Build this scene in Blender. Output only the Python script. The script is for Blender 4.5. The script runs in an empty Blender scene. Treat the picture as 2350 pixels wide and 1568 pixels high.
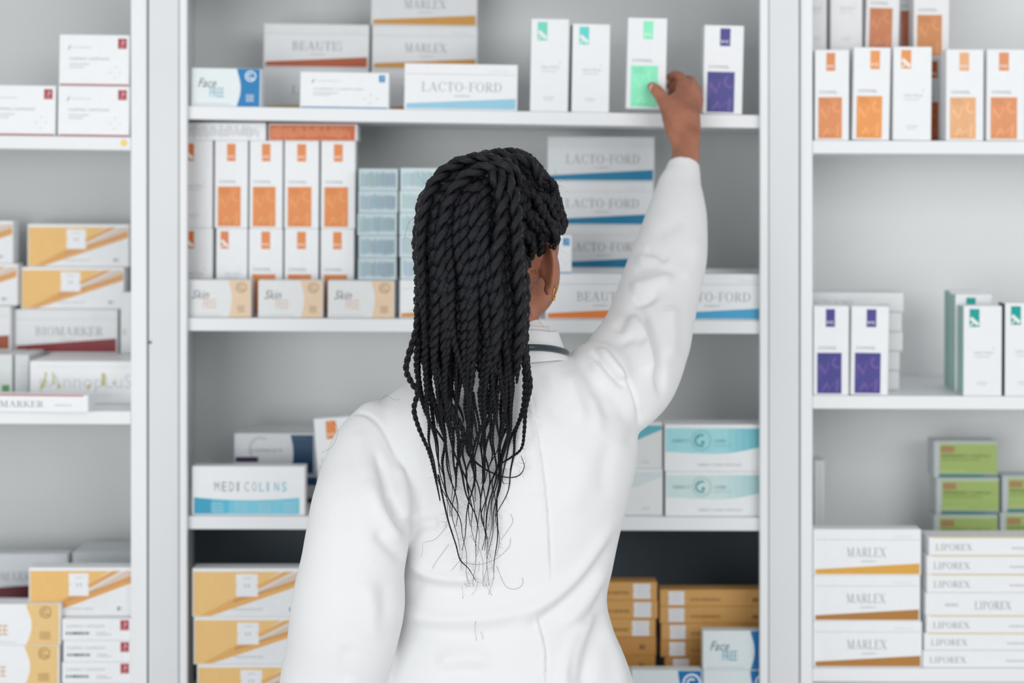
import bpy, bmesh, math, random
import numpy as np
from mathutils import Vector, Matrix
SC = bpy.context.scene
COL = SC.collection
# ---------------------------------------------------------------- camera, world, lights, exposure
F = 3600.0; CX = 1175.0; HY = 430.0; ZC = 1.62; YS = 2.92      # focal length in pixels, axis, horizon row, eye height, shelf front distance
cam = bpy.data.objects.new('camera', bpy.data.cameras.new('camera')); COL.objects.link(cam); SC.camera = cam
cam.location = (0, 0, ZC); cam.rotation_euler = (math.pi/2, 0, 0)
cam.data.sensor_width = 36; cam.data.lens = 36*F/2350; cam.data.shift_y = -(784-HY)/2350
cam.data.dof.use_dof = True; cam.data.dof.focus_distance = 2.29; cam.data.dof.aperture_fstop = 2.3
cam.data.clip_start = .05
W = bpy.data.worlds.new('pharmacy_ambient'); SC.world = W; W.use_nodes = True
W.node_tree.nodes['Background'].inputs[0].default_value = (.965, .985, 1, 1)
W.node_tree.nodes['Background'].inputs[1].default_value = 0.60
def area(name, loc, target, sx, sy, power, col=(1, 1, 1)):
    L = bpy.data.lights.new(name, 'AREA'); L.shape = 'RECTANGLE'; L.size = sx; L.size_y = sy; L.energy = power; L.color = col
    o = bpy.data.objects.new(name, L); COL.objects.link(o); o.location = loc
    o.rotation_euler = (Vector(target)-Vector(loc)).to_track_quat('-Z', 'Y').to_euler()
    return o
area('front_right_fill', (1.9, -1.0, 2.5), (.6, 2.9, 1.2), 2.2, 1.4, 42, (1, .99, .98))  # added soft fill, unseen, high at front right, aimed into the shelf bays
area('front_left_fill', (-1.8, -1.6, 1.25), (0, 2.9, 1.15), 2.6, 2.0, 68, (.98, .99, 1))  # added fill behind the camera, unseen, brightens the bay backs from front left
SC.view_settings.view_transform = 'Standard'; SC.view_settings.look = 'None'
SC.view_settings.exposure = 0.0; SC.view_settings.gamma = 1; SC.view_settings.use_curve_mapping = False
R = random.Random(7)
# ---------------------------------------------------------------- helpers
def P(px, py, Y):
    return Vector(((px-CX)*Y/F, Y, ZC+(HY-py)*Y/F))
def lin(c):
    return tuple(((v/255)/12.92 if v/255 <= .04045 else ((v/255+.055)/1.055)**2.4) for v in c)
MATS = {}
def mat(rgb, rough=.5, noise=.03, spec=.4, scale=60, name=None):
    key = (tuple(rgb), rough, noise, name)
    if key in MATS: return MATS[key]
    m = bpy.data.materials.new(name or 'paint'); m.use_nodes = True
    nt = m.node_tree; b = nt.nodes['Principled BSDF']; c = lin(rgb)
    b.inputs['Roughness'].default_value = rough; b.inputs['Specular IOR Level'].default_value = spec
    tc = nt.nodes.new('ShaderNodeTexCoord'); nz = nt.nodes.new('ShaderNodeTexNoise'); nz.inputs['Scale'].default_value = scale
    rp = nt.nodes.new('ShaderNodeValToRGB')
    rp.color_ramp.elements[0].position = .3; rp.color_ramp.elements[1].position = .7
    rp.color_ramp.elements[0].color = tuple(max(0, v*(1-noise)) for v in c)+(1,)
    rp.color_ramp.elements[1].color = tuple(min(1, v*(1+noise)) for v in c)+(1,)
    nt.links.new(tc.outputs['Object'], nz.inputs['Vector']); nt.links.new(nz.outputs[0], rp.inputs[0]); nt.links.new(rp.outputs[0], b.inputs['Base Color'])
    MATS[key] = m; return m
def tag(o, label=None, cat=None, group=None, kind=None):
    if label: o['label'] = label
    if cat: o['category'] = cat
    if group: o['group'] = group
    if kind: o['kind'] = kind
    return o
def mesh_obj(name, verts, faces, mats, parent=None, midx=None, smooth=False):
    me = bpy.data.meshes.new(name); me.from_pydata([tuple(v) for v in verts], [], faces)
    for m in (mats if isinstance(mats, (list, tuple)) else [mats]): me.materials.append(m)
    if midx is not None: me.polygons.foreach_set('material_index', midx)
    if smooth: me.polygons.foreach_set('use_smooth', [True]*len(me.polygons))
    me.update()
    o = bpy.data.objects.new(name, me); COL.objects.link(o)
    if parent is not None: o.parent = parent
    return o
def empty(name, loc=(0, 0, 0)):
    o = bpy.data.objects.new(name, None); COL.objects.link(o); o.location = loc; o.empty_display_size = .05; return o
def box_bm(x0, x1, y0, y1, z0, z1, bev=0, seg=2):
    bm = bmesh.new(); bmesh.ops.create_cube(bm, size=1)
    for v in bm.verts:
        v.co = Vector((x0 if v.co.x < 0 else x1, y0 if v.co.y < 0 else y1, z0 if v.co.z < 0 else z1))
    if bev > 0: bmesh.ops.bevel(bm, geom=bm.edges[:], offset=bev, segments=seg, affect='EDGES', profile=.6)
    return bm
def bm_obj(name, bm, m, parent=None, smooth=False):
    me = bpy.data.meshes.new(name); bm.to_mesh(me); bm.free(); me.materials.append(m)
    if smooth: me.polygons.foreach_set('use_smooth', [True]*len(me.polygons))
    o = bpy.data.objects.new(name, me); COL.objects.link(o)
    if parent is not None: o.parent = parent
    return o
# ---------------------------------------------------------------- setting
mf = mat((222, 222, 220), .5, .05, name='floor_vinyl', scale=4)
tag(bm_obj('floor', box_bm(-4, 4, -4, 3.4, -.05, 0), mf), kind='structure')
tag(bm_obj('wall_back', box_bm(-4, 4, 3.28, 3.4, 0, 3), mat((215, 218, 218), .8, .03, name='wall_paint', scale=3)), kind='structure')
# ---------------------------------------------------------------- shelving units
WHITE = mat((236, 238, 240), .42, .012, name='white_laminate', scale=5)
WHITE2 = mat((222, 224, 226), .42, .015, name='white_laminate_fascia', scale=5)
BACK = mat((205, 208, 208), .6, .02, name='grey_back_board', scale=3)
BACKC = mat((224, 227, 227), .6, .02, name='grey_centre_back_board', scale=3)
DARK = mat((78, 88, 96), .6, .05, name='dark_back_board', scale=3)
def X(px, Y=YS): return (px-CX)*Y/F
def Zp(py, Y=YS): return ZC+(HY-py)*Y/F
DEP = .33
SHELF = {}                                                   # id -> (xl, zl, xr, zr)
def shelf_board(sid, root, pl, pr, yl, yr, thick, xa, xb):
    """a board whose front top edge runs from (pl,yl) to (pr,yr)"""
    x0, z0, x1, z1 = X(pl), Zp(yl), X(pr), Zp(yr)
    s = (z1-z0)/(x1-x0); SHELF[sid] = (x0, z0, s)
    za, zb = z0+s*(xa-x0), z0+s*(xb-x0)
    bm = box_bm(xa, xb, YS+.004, YS+DEP, -thick, 0, .0015)
    for v in bm.verts:
        v.co.z += za+(v.co.x-xa)/(xb-xa)*(zb-za)
    return bm_obj('shelf', bm, WHITE, root)
def unit(label, xa, xb, shelves, thick, stiles, back, zt=2.6):
    root = empty('shelving_unit', ((xa+xb)/2, YS+DEP, 0)); tag(root, label, 'shelving unit')
    inv = -Vector(root.location)
    def fix(o): o.location = inv; return o
    for (a, b, y0, y1) in stiles: fix(bm_obj('side_panel', box_bm(a, b, y0, y1, 0, zt, .002), WHITE, root))
    for (sid, pl, pr, yl, yr) in shelves: fix(shelf_board(sid, root, pl, pr, yl, yr, thick, xa+.001, xb-.001))
    for (z0, z1, m) in back: fix(bm_obj('back_panel', box_bm(xa, xb, YS+DEP+.0005, YS+DEP+.012, z0, z1), m, root))
    fix(bm_obj('top_panel', box_bm(xa, xb, YS, YS+DEP, zt-.03, zt-.001), WHITE, root))
    return root, fix
TH = 30*YS/F
uL, fixL = unit('white open shelving unit at the left edge, with a yellow dot on its upper shelf', X(-560), X(300),
    [('L0', 0, 300, -330, -330), ('L1', 0, 300, 311, 315), ('L2', 0, 300, 944, 945), ('L3', 0, 300, 1676, 1676), ('L4', 0, 300, 2150, 2150)],
    TH, [(X(300), X(338), YS, YS+DEP), (X(-598), X(-560), YS, YS+DEP)], [(0, 2.6, BACK)])
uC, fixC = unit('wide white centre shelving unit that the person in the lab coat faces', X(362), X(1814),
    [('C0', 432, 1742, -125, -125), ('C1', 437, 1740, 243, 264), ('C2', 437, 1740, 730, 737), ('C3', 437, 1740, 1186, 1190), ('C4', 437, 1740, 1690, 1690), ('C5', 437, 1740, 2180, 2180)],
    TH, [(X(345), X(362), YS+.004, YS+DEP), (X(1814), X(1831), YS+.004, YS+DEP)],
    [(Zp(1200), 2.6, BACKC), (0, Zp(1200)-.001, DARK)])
for (a, b) in ((345, 414), (1762, 1831)): fixC(bm_obj('fascia', box_bm(X(a), X(b), YS-.016, YS+.003, 0, 2.6, .004, 3), WHITE2, uC))
for (a, b) in ((414.5, 432), (1742, 1761.5)): fixC(bm_obj('fascia_trim', box_bm(X(a), X(b), YS-.012, YS+.003, 0, 2.6, .003, 3), WHITE, uC))
uR, fixR = unit('white open shelving unit at the right edge, stocked with orange and purple boxes', X(1865), X(2900),
    [('R0', 1865, 2350, -340, -340), ('R1', 1865, 2350, 322, 324), ('R2', 1865, 2350, 909, 911), ('R3', 1865, 2350, 1536, 1537), ('R4', 1865, 2350, 2100, 2100)],
    TH, [(X(1836), X(1865), YS, YS+DEP), (X(2900), X(2930), YS, YS+DEP)], [(0, 2.6, mat((232, 234, 234), .6, .02, name='pale_back_board', scale=3))])
def disc(name, c, r, m, parent, th=.002, n=20):
    bm = bmesh.new(); bmesh.ops.create_cone(bm, cap_ends=True, segments=n, radius1=r, radius2=r*.9, depth=th)
    bmesh.ops.rotate(bm, verts=bm.verts, cent=(0, 0, 0), matrix=Matrix.Rotation(math.pi/2, 3, 'X'))
    bmesh.ops.translate(bm, verts=bm.verts, vec=c); return bm_obj(name, bm, m, parent)
tag(disc('dot_sticker', (X(283), YS+.0032, Zp(328)), .0062, mat((244, 214, 110), .5, name='yellow_sticker'), None, .0008),
    'small round yellow dot sticker on the front edge of the left shelf', 'sticker')
for (a, b) in ((338.2, 344.8), (1831.2, 1835.8)): fixC(bm_obj('gap_shade_strip', box_bm(X(a), X(b), YS-.001, YS+.2, 0, 2.6), mat((58, 80, 86), .6, .03, name='gap_shade'), uC))  # dark strips paint the shade in the narrow gaps between units
for (px, py) in ((349, 784),): fixC(disc('screw', (X(px), YS-.0165, Zp(py)), .0032, mat((92, 98, 104), .3, name='screw_steel'), uC))
# ---------------------------------------------------------------- lettering
T0, T1 = .15, .055
def _l(x0, y0, x1, y1, th):
    d = Vector((x1-x0, y1-y0)); n = Vector((-d.y, d.x)).normalized()*th/2
    return [[(x0+n.x, y0+n.y), (x0-n.x, y0-n.y), (x1-n.x, y1-n.y), (x1+n.x, y1+n.y)]]
def _arc(cx, cy, rx, ry, a0, a1, tk=T0, tn=T1, n=12):
    out = []
    pr = None
    for i in range(n+1):
        a = math.radians(a0+(a1-a0)*i/n); c, s = math.cos(a), math.sin(a); t = tn+(tk-tn)*abs(c)**1.5
        q = ((cx+rx*c, cy+ry*s), (cx+(rx-t)*c, cy+(ry-t*.8)*s))
        if pr: out.append([pr[0], pr[1], q[1], q[0]])
        pr = q
    return out
def _s(x, y, w=.16): return _l(x-w, y, x+w, y, .05)
def _stem(x, th=T0): return _l(x, 0, x, 1, th)+_s(x, .025)+_s(x, .975)
G = {
 'L': (.75, _stem(.2)+_l(.2, .025, .72, .025, .05)+_l(.7, 0, .7, .25, .06)),
 'I': (.45, _stem(.22)),
 'T': (.8, _l(.4, 0, .4, 1, T0)+_s(.4, .025)+_l(.03, .975, .77, .975, .05)+_l(.06, 1, .06, .76, .06)+_l(.74, 1, .74, .76, .06)),
 'A': (.95, _l(.46, 1, .14, 0, T1)+_l(.44, 1, .78, 0, T0)+_l(.24, .34, .68, .34, .05)+_s(.14, .025, .12)+_s(.78, .025, .15)),
 'V': (.95, _l(.14, 1, .46, 0, T0)+_l(.8, 1, .47, 0, T1)+_s(.14, .975, .15)+_s(.8, .975, .12)),
 'C': (.85, _arc(.46, .5, .42, .52, 45, 318)+_l(.77, .98, .77, .7, .05)),
 'O': (.95, _arc(.47, .5, .43, .52, 0, 360, n=20)),
 'D': (.95, _stem(.2)+_arc(.38, .5, .5, .5, -90, 90)+_l(.2, .975, .4, .975, .05)+_l(.2, .025, .4, .025, .05)),
 'F': (.7, _stem(.2)+_l(.2, .975, .68, .975, .05)+_l(.66, 1, .66, .76, .05)+_l(.2, .52, .55, .52, .05)+_l(.55, .4, .55, .64, .05)),
 'E': (.78, _stem(.2)+_l(.2, .975, .7, .975, .05)+_l(.68, 1, .68, .76, .05)+_l(.2, .52, .55, .52, .05)+_l(.55, .4, .55, .64, .05)+_l(.2, .025, .74, .025, .05)+_l(.72, 0, .72, .25, .05)),
 'P': (.75, _stem(.2)+_arc(.36, .75, .36, .25, -90, 90)+_l(.2, .975, .4, .975, .05)+_l(.2, .52, .4, .52, .05)),
 'B': (.82, _stem(.2)+_arc(.36, .76, .34, .24, -90, 90)+_arc(.36, .27, .42, .27, -90, 90)+_l(.2, .975, .4, .975, .05)+_l(.2, .53, .4, .53, .05)+_l(.2, .025, .4, .025, .05)),
 'R': (.85, _stem(.2)+_arc(.36, .75, .36, .25, -90, 90)+_l(.2, .975, .4, .975, .05)+_l(.2, .52, .4, .52, .05)+_l(.4, .52, .74, .03, T0)+_s(.78, .025, .08)),
 'M': (1.15, _l(.18, 0, .18, 1, T1)+_s(.18, .025, .12)+_s(.16, .975, .12)+_l(.2, 1, .56, .05, T0)+_l(.9, 1, .56, .05, T1)+_stem(.92)),
 'N': (.95, _l(.18, 0, .18, 1, T1)+_s(.18, .025, .12)+_s(.14, .975, .12)+_l(.18, 1, .76, 0, T0)+_l(.78, 0, .78, 1, T1)+_s(.78, .975, .12)),
 'U': (.95, _l(.2, .3, .2, 1, T0)+_s(.2, .975)+_l(.76, .3, .76, 1, T1)+_s(.76, .975, .12)+_arc(.475, .35, .35, .37, 180, 360)),
 'X': (.95, _l(.14, 1, .8, 0, T0)+_l(.78, 1, .14, 0, T1)+_s(.16, .975, .14)+_s(.78, .975, .11)+_s(.16, .025, .11)+_s(.78, .025, .14)),
 'S': (.7, _arc(.35, .74, .3, .28, 20, 250, .1)+_arc(.35, .27, .32, .3, 190, 430, .1)+_l(.6, .98, .6, .72, .05)+_l(.06, .02, .06, .28, .05)),
 'K': (.9, _stem(.2)+_l(.25, .42, .76, .97, T1)+_l(.38, .56, .8, .03, T0)+_s(.76, .975, .12)+_s(.8, .025, .1)),
 '-': (.45, _l(.06, .45, .4, .45, .07)),
 ' ': (.5, []),
}
def serif(s, x, y, h, w=None, col=(130, 134, 138), gap=.06):
    tot = sum(G[c][0]+gap for c in s)
    kx = h if w is None else w/tot
    out = []; cx = x
    for c in s:
        for pl in G[c][1]: out.append(([(cx+px*kx, y+py*h) for px, py in pl], col))
        cx += (G[c][0]+gap)*kx
    return out
_TC = {}
def sans(s, x, y, h, w=None, col=(120, 124, 128), shear=0.0):
    """built-in letter shapes as polygons; x,y lower left, h = cap height"""
    k = (s, shear)
    if k not in _TC:
        cu = bpy.data.curves.new('lettering', 'FONT'); cu.body = s; cu.size = 1; cu.shear = shear; cu.resolution_u = 2
        o = bpy.data.objects.new('lettering', cu); COL.objects.link(o)
        me = bpy.data.meshes.new_from_object(o.evaluated_get(bpy.context.evaluated_depsgraph_get()))
        vs = [(v.co.x, v.co.y) for v in me.vertices]; fs = [tuple(p.vertices) for p in me.polygons]
        bpy.data.objects.remove(o); bpy.data.curves.remove(cu); bpy.data.meshes.remove(me)
        _TC[k] = (vs, fs)
    vs, fs = _TC[k]
    x0 = min(v[0] for v in vs); x1 = max(v[0] for v in vs)
    sy = h/.72; sx = sy if w is None else w/(x1-x0)
    return [([(x+(vs[i][0]-x0)*sx, y+vs[i][1]*sy) for i in f], col) for f in fs]
def rect(x0, y0, x1, y1, col): return [([(x0, y0), (x1, y0), (x1, y1), (x0, y1)], col)]
def ring(cx, cy, r, t, col, a0=0, a1=360, n=20, ry=None):
    ry = ry or r; out = []; p = None
    for i in range(n+1):
        a = math.radians(a0+(a1-a0)*i/n); c, s = math.cos(a), math.sin(a)
        q = ((cx+r*c, cy+ry*s), (cx+(r-t)*c, cy+(ry-t)*s))
        if p: out.append(([p[0], p[1], q[1], q[0]], col))
        p = q
    return out
def circ(cx, cy, r, col, n=18): return [([(cx+r*math.cos(2*math.pi*i/n), cy+r*math.sin(2*math.pi*i/n)) for i in range(n)], col)]
def bar(x0, y0, x1, y1, th, col): return [(p, col) for p in _l(x0, y0, x1, y1, th)]
def fine(x, y, w, h, col, seed=1):
    """a line of tiny print: short dashes of unequal length"""
    r = random.Random(seed); out = []; cx = x
    while cx < x+w:
        l = h*r.uniform(.4, .9); out += rect(cx, y, min(cx+l, x+w), y+h, col); cx += l+h*r.uniform(.25, .5)
    return out
# ---------------------------------------------------------------- box artwork (front face, metres)
GR = (150, 155, 158); LG = (205, 208, 210)
def a_wedge(word, wc, wx=.30, ww=.50, tc=(160, 164, 168), small=True, wr=.26):
    def f(w, h):
        o = []
        o += rect(.004, h*.765, w-.004, h*.78, LG)+rect(w*.74, h*.84, w*.92, h*.85, LG)
        o += serif(word, w*wx, h*.40, h*.20, w*ww, tc)
        if small: o += fine(w*.44, h*.29, w*.14, h*.03, (190, 193, 196), 3)
        o += [([(w*.02, h*.03), (w*.985, h*.03), (w*.985, h*wr), (w*.02, h*wr*.5)], wc)]
        return o
    return f
def a_slim(word, line=None, flip=False, tc=(158, 162, 165)):
    def f(w, h):
        if flip: o = serif(word, w*.45, h*.28, h*.36, w*.34, tc)+fine(w*.18, h*.42, w*.12, h*.12, (190, 193, 196), 4)
        else: o = serif(word, w*.06, h*.28, h*.36, w*.34, tc)+fine(w*.76, h*.36, w*.17, h*.10, (190, 193, 196), 4)
        if line: o += rect(w*.04, h*.955, w, h*.995, line)
        return o
    return f
def a_caps(bc, slim=False, sh=.8):
    def f(w, h):
        bs = h*.20 if not slim else h*.46; bx = w*.955-bs*.85; by = h*.93-bs
        o = rect(bx, by, bx+bs*.85, by+bs, bc)+ring(bx+bs*.42, by+bs*.62, bs*.2, bs*.07, (240, 220, 222), -150, 120, 10)+rect(bx+bs*.15, by+bs*.14, bx+bs*.7, by+bs*.2, (225, 190, 195))
        if not slim:
            o += bar(w*.13, h*.70, w*.16, h*.79, w*.018, (165, 170, 174))+fine(w*.19, h*.735, w*.26, h*.03, (212, 215, 218), 5)
            o += sans('CLIMAX CAPSULES', w*.15, h*.505, h*.052, w*.56, (172, 176, 179))+fine(w*.15, h*.41, w*.28, h*.024, (196, 199, 202), 6)+fine(w*.15, h*.35, w*.20, h*.024, (202, 205, 208), 7)
            for a, b in ((.80, .36), (.73, .25), (.87, .26), (.79, .14)): o += bar(w*(a-.012), h*b, w*(a+.012), h*(b+.03), w*.012, (206, 210, 213))
            o += rect(w*.02, h*.012, w*.985, h*.038, bc)
        else:
            o += sans('CLIMAX CAPSULES', w*.06, h*.60, h*.13, w*.55, (185, 189, 192))+fine(w*.06, h*.27, w*.33, h*.13, (66, 88, 96), 8)+fine(w*.49, h*.24, w*.22, h*.06, (205, 208, 210), 9)+fine(w*.49, h*.34, w*.14, h*.05, (205, 208, 210), 9)
        return o
    return f
def a_tall(c, c2, word='vc', big=True, bx=.5):
    def f(w, h):
        o = rect(w*(bx-.13), h*.765, w*(bx+.13), h*.965, c)
        if word == 'vc': o += sans('vc', w*(bx-.12), h*.80, h*.05, w*.22, (245, 238, 236))
        else: o += bar(w*(bx-.1), h*.865, w*(bx+.1), h*.79, w*.09, (240, 240, 236))+bar(w*(bx-.11), h*.775, w*(bx-.03), h*.81, w*.05, (215, 225, 222))
        if big:
            o += sans('COVIXIL', w*.13, h*.515, h*.032, w*.52, (128, 132, 136))
            x0, x1, y0, y1 = w*.10, w*.79, h*.02, h*.475
            o += rect(x0, y0, x1, y1, c)
            W_, H_ = x1-x0, y1-y0
            def b(a, bb, cc, d, t=.1): return bar(x0+a*W_, y0+bb*H_, x0+cc*W_, y0+d*H_, W_*t, c2)
            o += b(.10, .72, .34, .48)+b(.34, .48, .48, .76, .05)+b(.10, .38, .10, .70, .04)
            o += ring(x0+.84*W_, y0+.76*H_, W_*.24, W_*.09, c2, 110, 300, 12)
            o += b(.18, .04, .42, .26)+b(.42, .26, .5, .05, .05)+b(.8, .05, .86, .36, .1)+b(.55, .15, .8, .3, .04)
            cd = tuple(int(v*.82) for v in c)
            o += fine(x0+.08*W_, y0+.91*H_, W_*.4, H_*.028, cd, 2)+fine(x0+.08*W_, y0+.84*H_, W_*.42, H_*.022, cd, 3)+fine(x0+.1*W_, y0+.06*H_, W_*.6, H_*.02, cd, 4)
        else:
            o += sans('NEUTRIX', w*.28, h*.465, h*.028, w*.50, (184, 188, 191))+fine(w*.28, h*.43, w*.40, h*.012, (205, 208, 211), 2)+bar(w*.76, h*.52, w*.79, h*.545, w*.02, (196, 200, 203))
            o += fine(w*.34, h*.145, w*.30, h*.012, (205, 208, 211), 5)+fine(w*.36, h*.12, w*.24, h*.01, (212, 214, 216), 6)
        return o
    return f
def a_free(first, tcol, bcol, dark, paper=None, icon=(235, 244, 250), shad=None):
    def f(w, h):
        o = []
        pts = []; n = 10
        for i in range(n+1):
            t = i/n; pts.append((w*(.655+.055*math.sin(math.pi*min(1, t*1.05))), h*(.01+.98*t)))
        for i in range(n): o.append(([pts[i], (w*.985, pts[i][1]), (w*.985, pts[i+1][1]), pts[i+1]], bcol))
        o += sans(first, w*.10, h*.50, h*.24, w*.26, dark, .35)
        o += sans('FREE', w*.27, h*.24, h*.26, w*.20, tcol)
        o += ring(w*.85, h*.80, h*.145, h*.03, icon, 0, 360, 18)+ring(w*.845, h*.80, h*.075, h*.03, icon, 40, 330, 12)+bar(w*.86, h*.77, w*.90, h*.70, h*.035, icon)
        for k in range(4): o += fine(w*.79, h*(.14+.05*k), w*.11, h*.028, icon, k+2)
        o += fine(w*.05, h*.06, w*.5, h*.02, LG, 12)
        return o
    return f
def a_tan(wc=(234, 188, 112), w2=(219, 160, 88)):
    def f(w, h):
        o = []
        o += [([(w*.012, h*.02), (w*.14, h*.02), (w*.78, h*.93), (w*.012, h*.93)], wc)]
        o += [([(w*.07, h*.02), (w*.16, h*.02), (w*.99, h*.68), (w*.99, h*.93), (w*.80, h*.93)], w2)]
        o += [([(w*.40, h*.37), (w*.42, h*.36), (w*.99, h*.84), (w*.99, h*.93), (w*.88, h*.93)], (214, 196, 180))]
        o += [([(w*.55, h*.52), (w*.57, h*.51), (w*.93, h*.93), (w*.90, h*.93)], (226, 226, 226))]
        o += [([(w*.36, h*.36), (w*.36, h*.29), (w*.99, h*.76), (w*.99, h*.80)], (206, 150, 92))]
        o += [([(w*.86, h*.02), (w*.99, h*.02), (w*.99, h*.66), (w*.16, h*.02)], (232, 234, 236))]
        X0, X1, Y0, Y1 = w*.385, w*.575, h*.42, h*.88; e = (X1-X0)*.07; ym = (Y0+Y1)/2
        o += [([(X0, Y0), (X1, Y0), (X1, ym-e), (X1-e, ym), (X1, ym+e), (X1, Y1), (X0, Y1), (X0, ym+e), (X0+e, ym), (X0, ym-e)], (236, 238, 241))]
        o += fine(w*.45, h*.78, w*.07, h*.03, LG, 2)+fine(w*.455, h*.6, w*.06, h*.08, LG, 3)
        o += fine(w*.36, h*.14, w*.26, h*.035, (196, 198, 200), 5)+fine(w*.85, h*.12, w*.05, h*.08, (150, 155, 158), 6)
        return o
    return f
def a_tslim(side=0, txt=True):
    def f(w, h):
        c0 = .08 if side == 0 else .82
        X0 = w*c0-(0 if side == 0 else w*.05); X1 = X0+h*.95
        o = [([(X0, h*.08), (X1, h*.08), (X1, h*.45), (X1-h*.07, h*.5), (X1, h*.55), (X1, h*.9), (X0, h*.9), (X0, h*.55), (X0+h*.07, h*.5), (X0, h*.45)], (234, 235, 238))]
        for k in range(3): o += fine(X0+h*.2, h*(.3+.2*k), h*.55, h*.05, LG, k)
        if txt: o += fine(w*.28 if side == 0 else w*.45, h*.32, w*.28, h*.18, (166, 118, 62), 3)+fine(w*.86 if side == 0 else w*.3, h*.28, w*.06, h*.22, (110, 80, 48), 4)
        return o
    return f
def a_lines(c=(96, 150, 166), c0=None):
    def f(w, h):
        o = []; r = random.Random(int(w*9999)); x = w*.05
        while x < w*.93:
            t = w*.012; cc = tuple(int(v+r.uniform(-25, 25)) for v in c)
            o += rect(x, h*(.12+r.random()*.12), x+t, h*(.74+r.random()*.14), cc); x += w*.03
        return o
    return f
def a_circle(c, c2, dark=(92, 160, 172)):
    def f(w, h):
        o = []; n = 14
        for i in range(n):
            def yb(t): return h*(.42-.05*math.sin(t*math.pi*.7)+.22*max(0, t-.5)**1.6*2.2)
            t0, t1 = i/n, (i+1)/n
            cc = tuple(int(c[k]+(c2[k]-c[k])*max(0, (t0-.55)/.45)) for k in range(3))
            o += [([(w*(.01+.98*t0), yb(t0)), (w*(.01+.98*t1), yb(t1)), (w*(.01+.98*t1), h*.92), (w*(.01+.98*t0), h*.92)], cc)]
        sh = tuple(int(v*.93) for v in c)
        o += ring(w*.37, h*.66, h*.23, h*.05, sh, n=24)+ring(w*.365, h*.66, h*.14, h*.045, dark, 60, 300, 14)+circ(w*.385, h*.62, h*.04, dark, 10)+circ(w*.34, h*.73, h*.025, dark, 8)
        o += sans('DIRECT', w*.08, h*.62, h*.07, w*.17, dark)+sans('CARE', w*.50, h*.62, h*.07, w*.12, dark)+fine(w*.5, h*.53, w*.18, h*.04, sh, 3)
        o += sans('DIRECT CARE CAPSULES', w*.34, h*.12, h*.055, w*.44, (190, 193, 196))
        return o
    return f
def a_sidewave(c):
    def f(w, h): return [([(w*.0, h*.42), (w*.35, h*.5), (w*.7, h*.62), (w*.99, h*.84), (w*.99, h*.93), (w*.0, h*.93)], c)]+fine(w*.75, h*.12, w*.1, h*.05, LG, 3)
    return f
def a_med():
    def f(w, h):
        o = []; n = 12
        cs = [(40, 160, 195), (80, 185, 212), (112, 198, 220), (118, 202, 222)]
        for i in range(n):
            t0, t1 = i/n, (i+1)/n; yb = lambda t: h*(.31+.055*(abs(2*t-1)**2))
            o += [([(w*(.02+.93*t0), h*.03), (w*(.02+.93*t1), h*.03), (w*(.02+.93*t1), yb(t1)), (w*(.02+.93*t0), yb(t0))], cs[min(3, i//2)])]
        cols = [(150, 154, 158)]*3+[(160, 168, 172), (165, 184, 192), (160, 190, 202), (156, 196, 210), (150, 202, 218), (120, 196, 218), (120, 196, 218)]
        for i, ch in enumerate('MEDICOLINS'): o += sans(ch, w*(.20+.066*i), h*.49, h*.20, w*(.018 if ch == 'I' else .042), cols[i])
        for x in (.17, .38, .59, .81):
            for k in range(3): o += fine(w*x, h*(.08+.07*k), w*.11, h*.035, (172, 220, 234), k+int(x*10))
        return o
    return f
def a_green():
    def f(w, h):
        g = (162, 184, 108)
        o = rect(w*.09, h*.12, w*.99, h*.90, g)+rect(w*.09, h*.90, w*.99, h*.96, (178, 196, 160))+rect(w*.08, h*.01, w*.78, h*.10, (64, 128, 118))+rect(w*.78, h*.01, w*.99, h*.10, (108, 140, 134))
        o += rect(w*.11, h*.68, w*.32, h*.86, (168, 134, 92))+sans('PEPPERMINT COMFORT', w*.12, h*.55, h*.085, w*.77, (84, 104, 58))+fine(w*.12, h*.47, w*.6, h*.03, (130, 150, 84), 4)+rect(w*.09, h*.16, w*.5, h*.22, (176, 194, 130))
        return o
    return f
def a_jam():
    def f(w, h):
        y = (190, 190, 92); g = (214, 217, 218)
        o = rect(w*.06, h*.86, w*.98, h*.868, (216, 216, 190))
        o += sans('pAnnopLuS', w*.09, h*.37, h*.33, w*.82, g)
        o += bar(w*.145, h*.74, w*.135, h*.52, w*.014, y)+bar(w*.135, h*.55, w*.105, h*.36, w*.022, y)+bar(w*.205, h*.74, w*.22, h*.45, w*.012, y)+bar(w*.25, h*.36, w*.265, h*.45, w*.02, y)+bar(w*.52, h*.34, w*.53, h*.45, w*.02, y)+bar(w*.655, h*.42, w*.655, h*.72, w*.026, y)+bar(w*.74, h*.52, w*.76, h*.46, w*.016, y)
        o += rect(w*.06, h*.2, w*.98, h*.207, (216, 216, 190))
        return o
    return f
def a_bars(c, lc, seed=3):
    def f(w, h):
        o = rect(w*.01, h*.03, w*.975, h*.93, c) if c else []
        r = random.Random(seed); x = w*.04
        while x < w*.92:
            o += rect(x, h*r.uniform(.12, .3), x+w*.012, h*r.uniform(.55, .86), lc); x += w*r.uniform(.025, .035)
        return o
    return f
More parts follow.
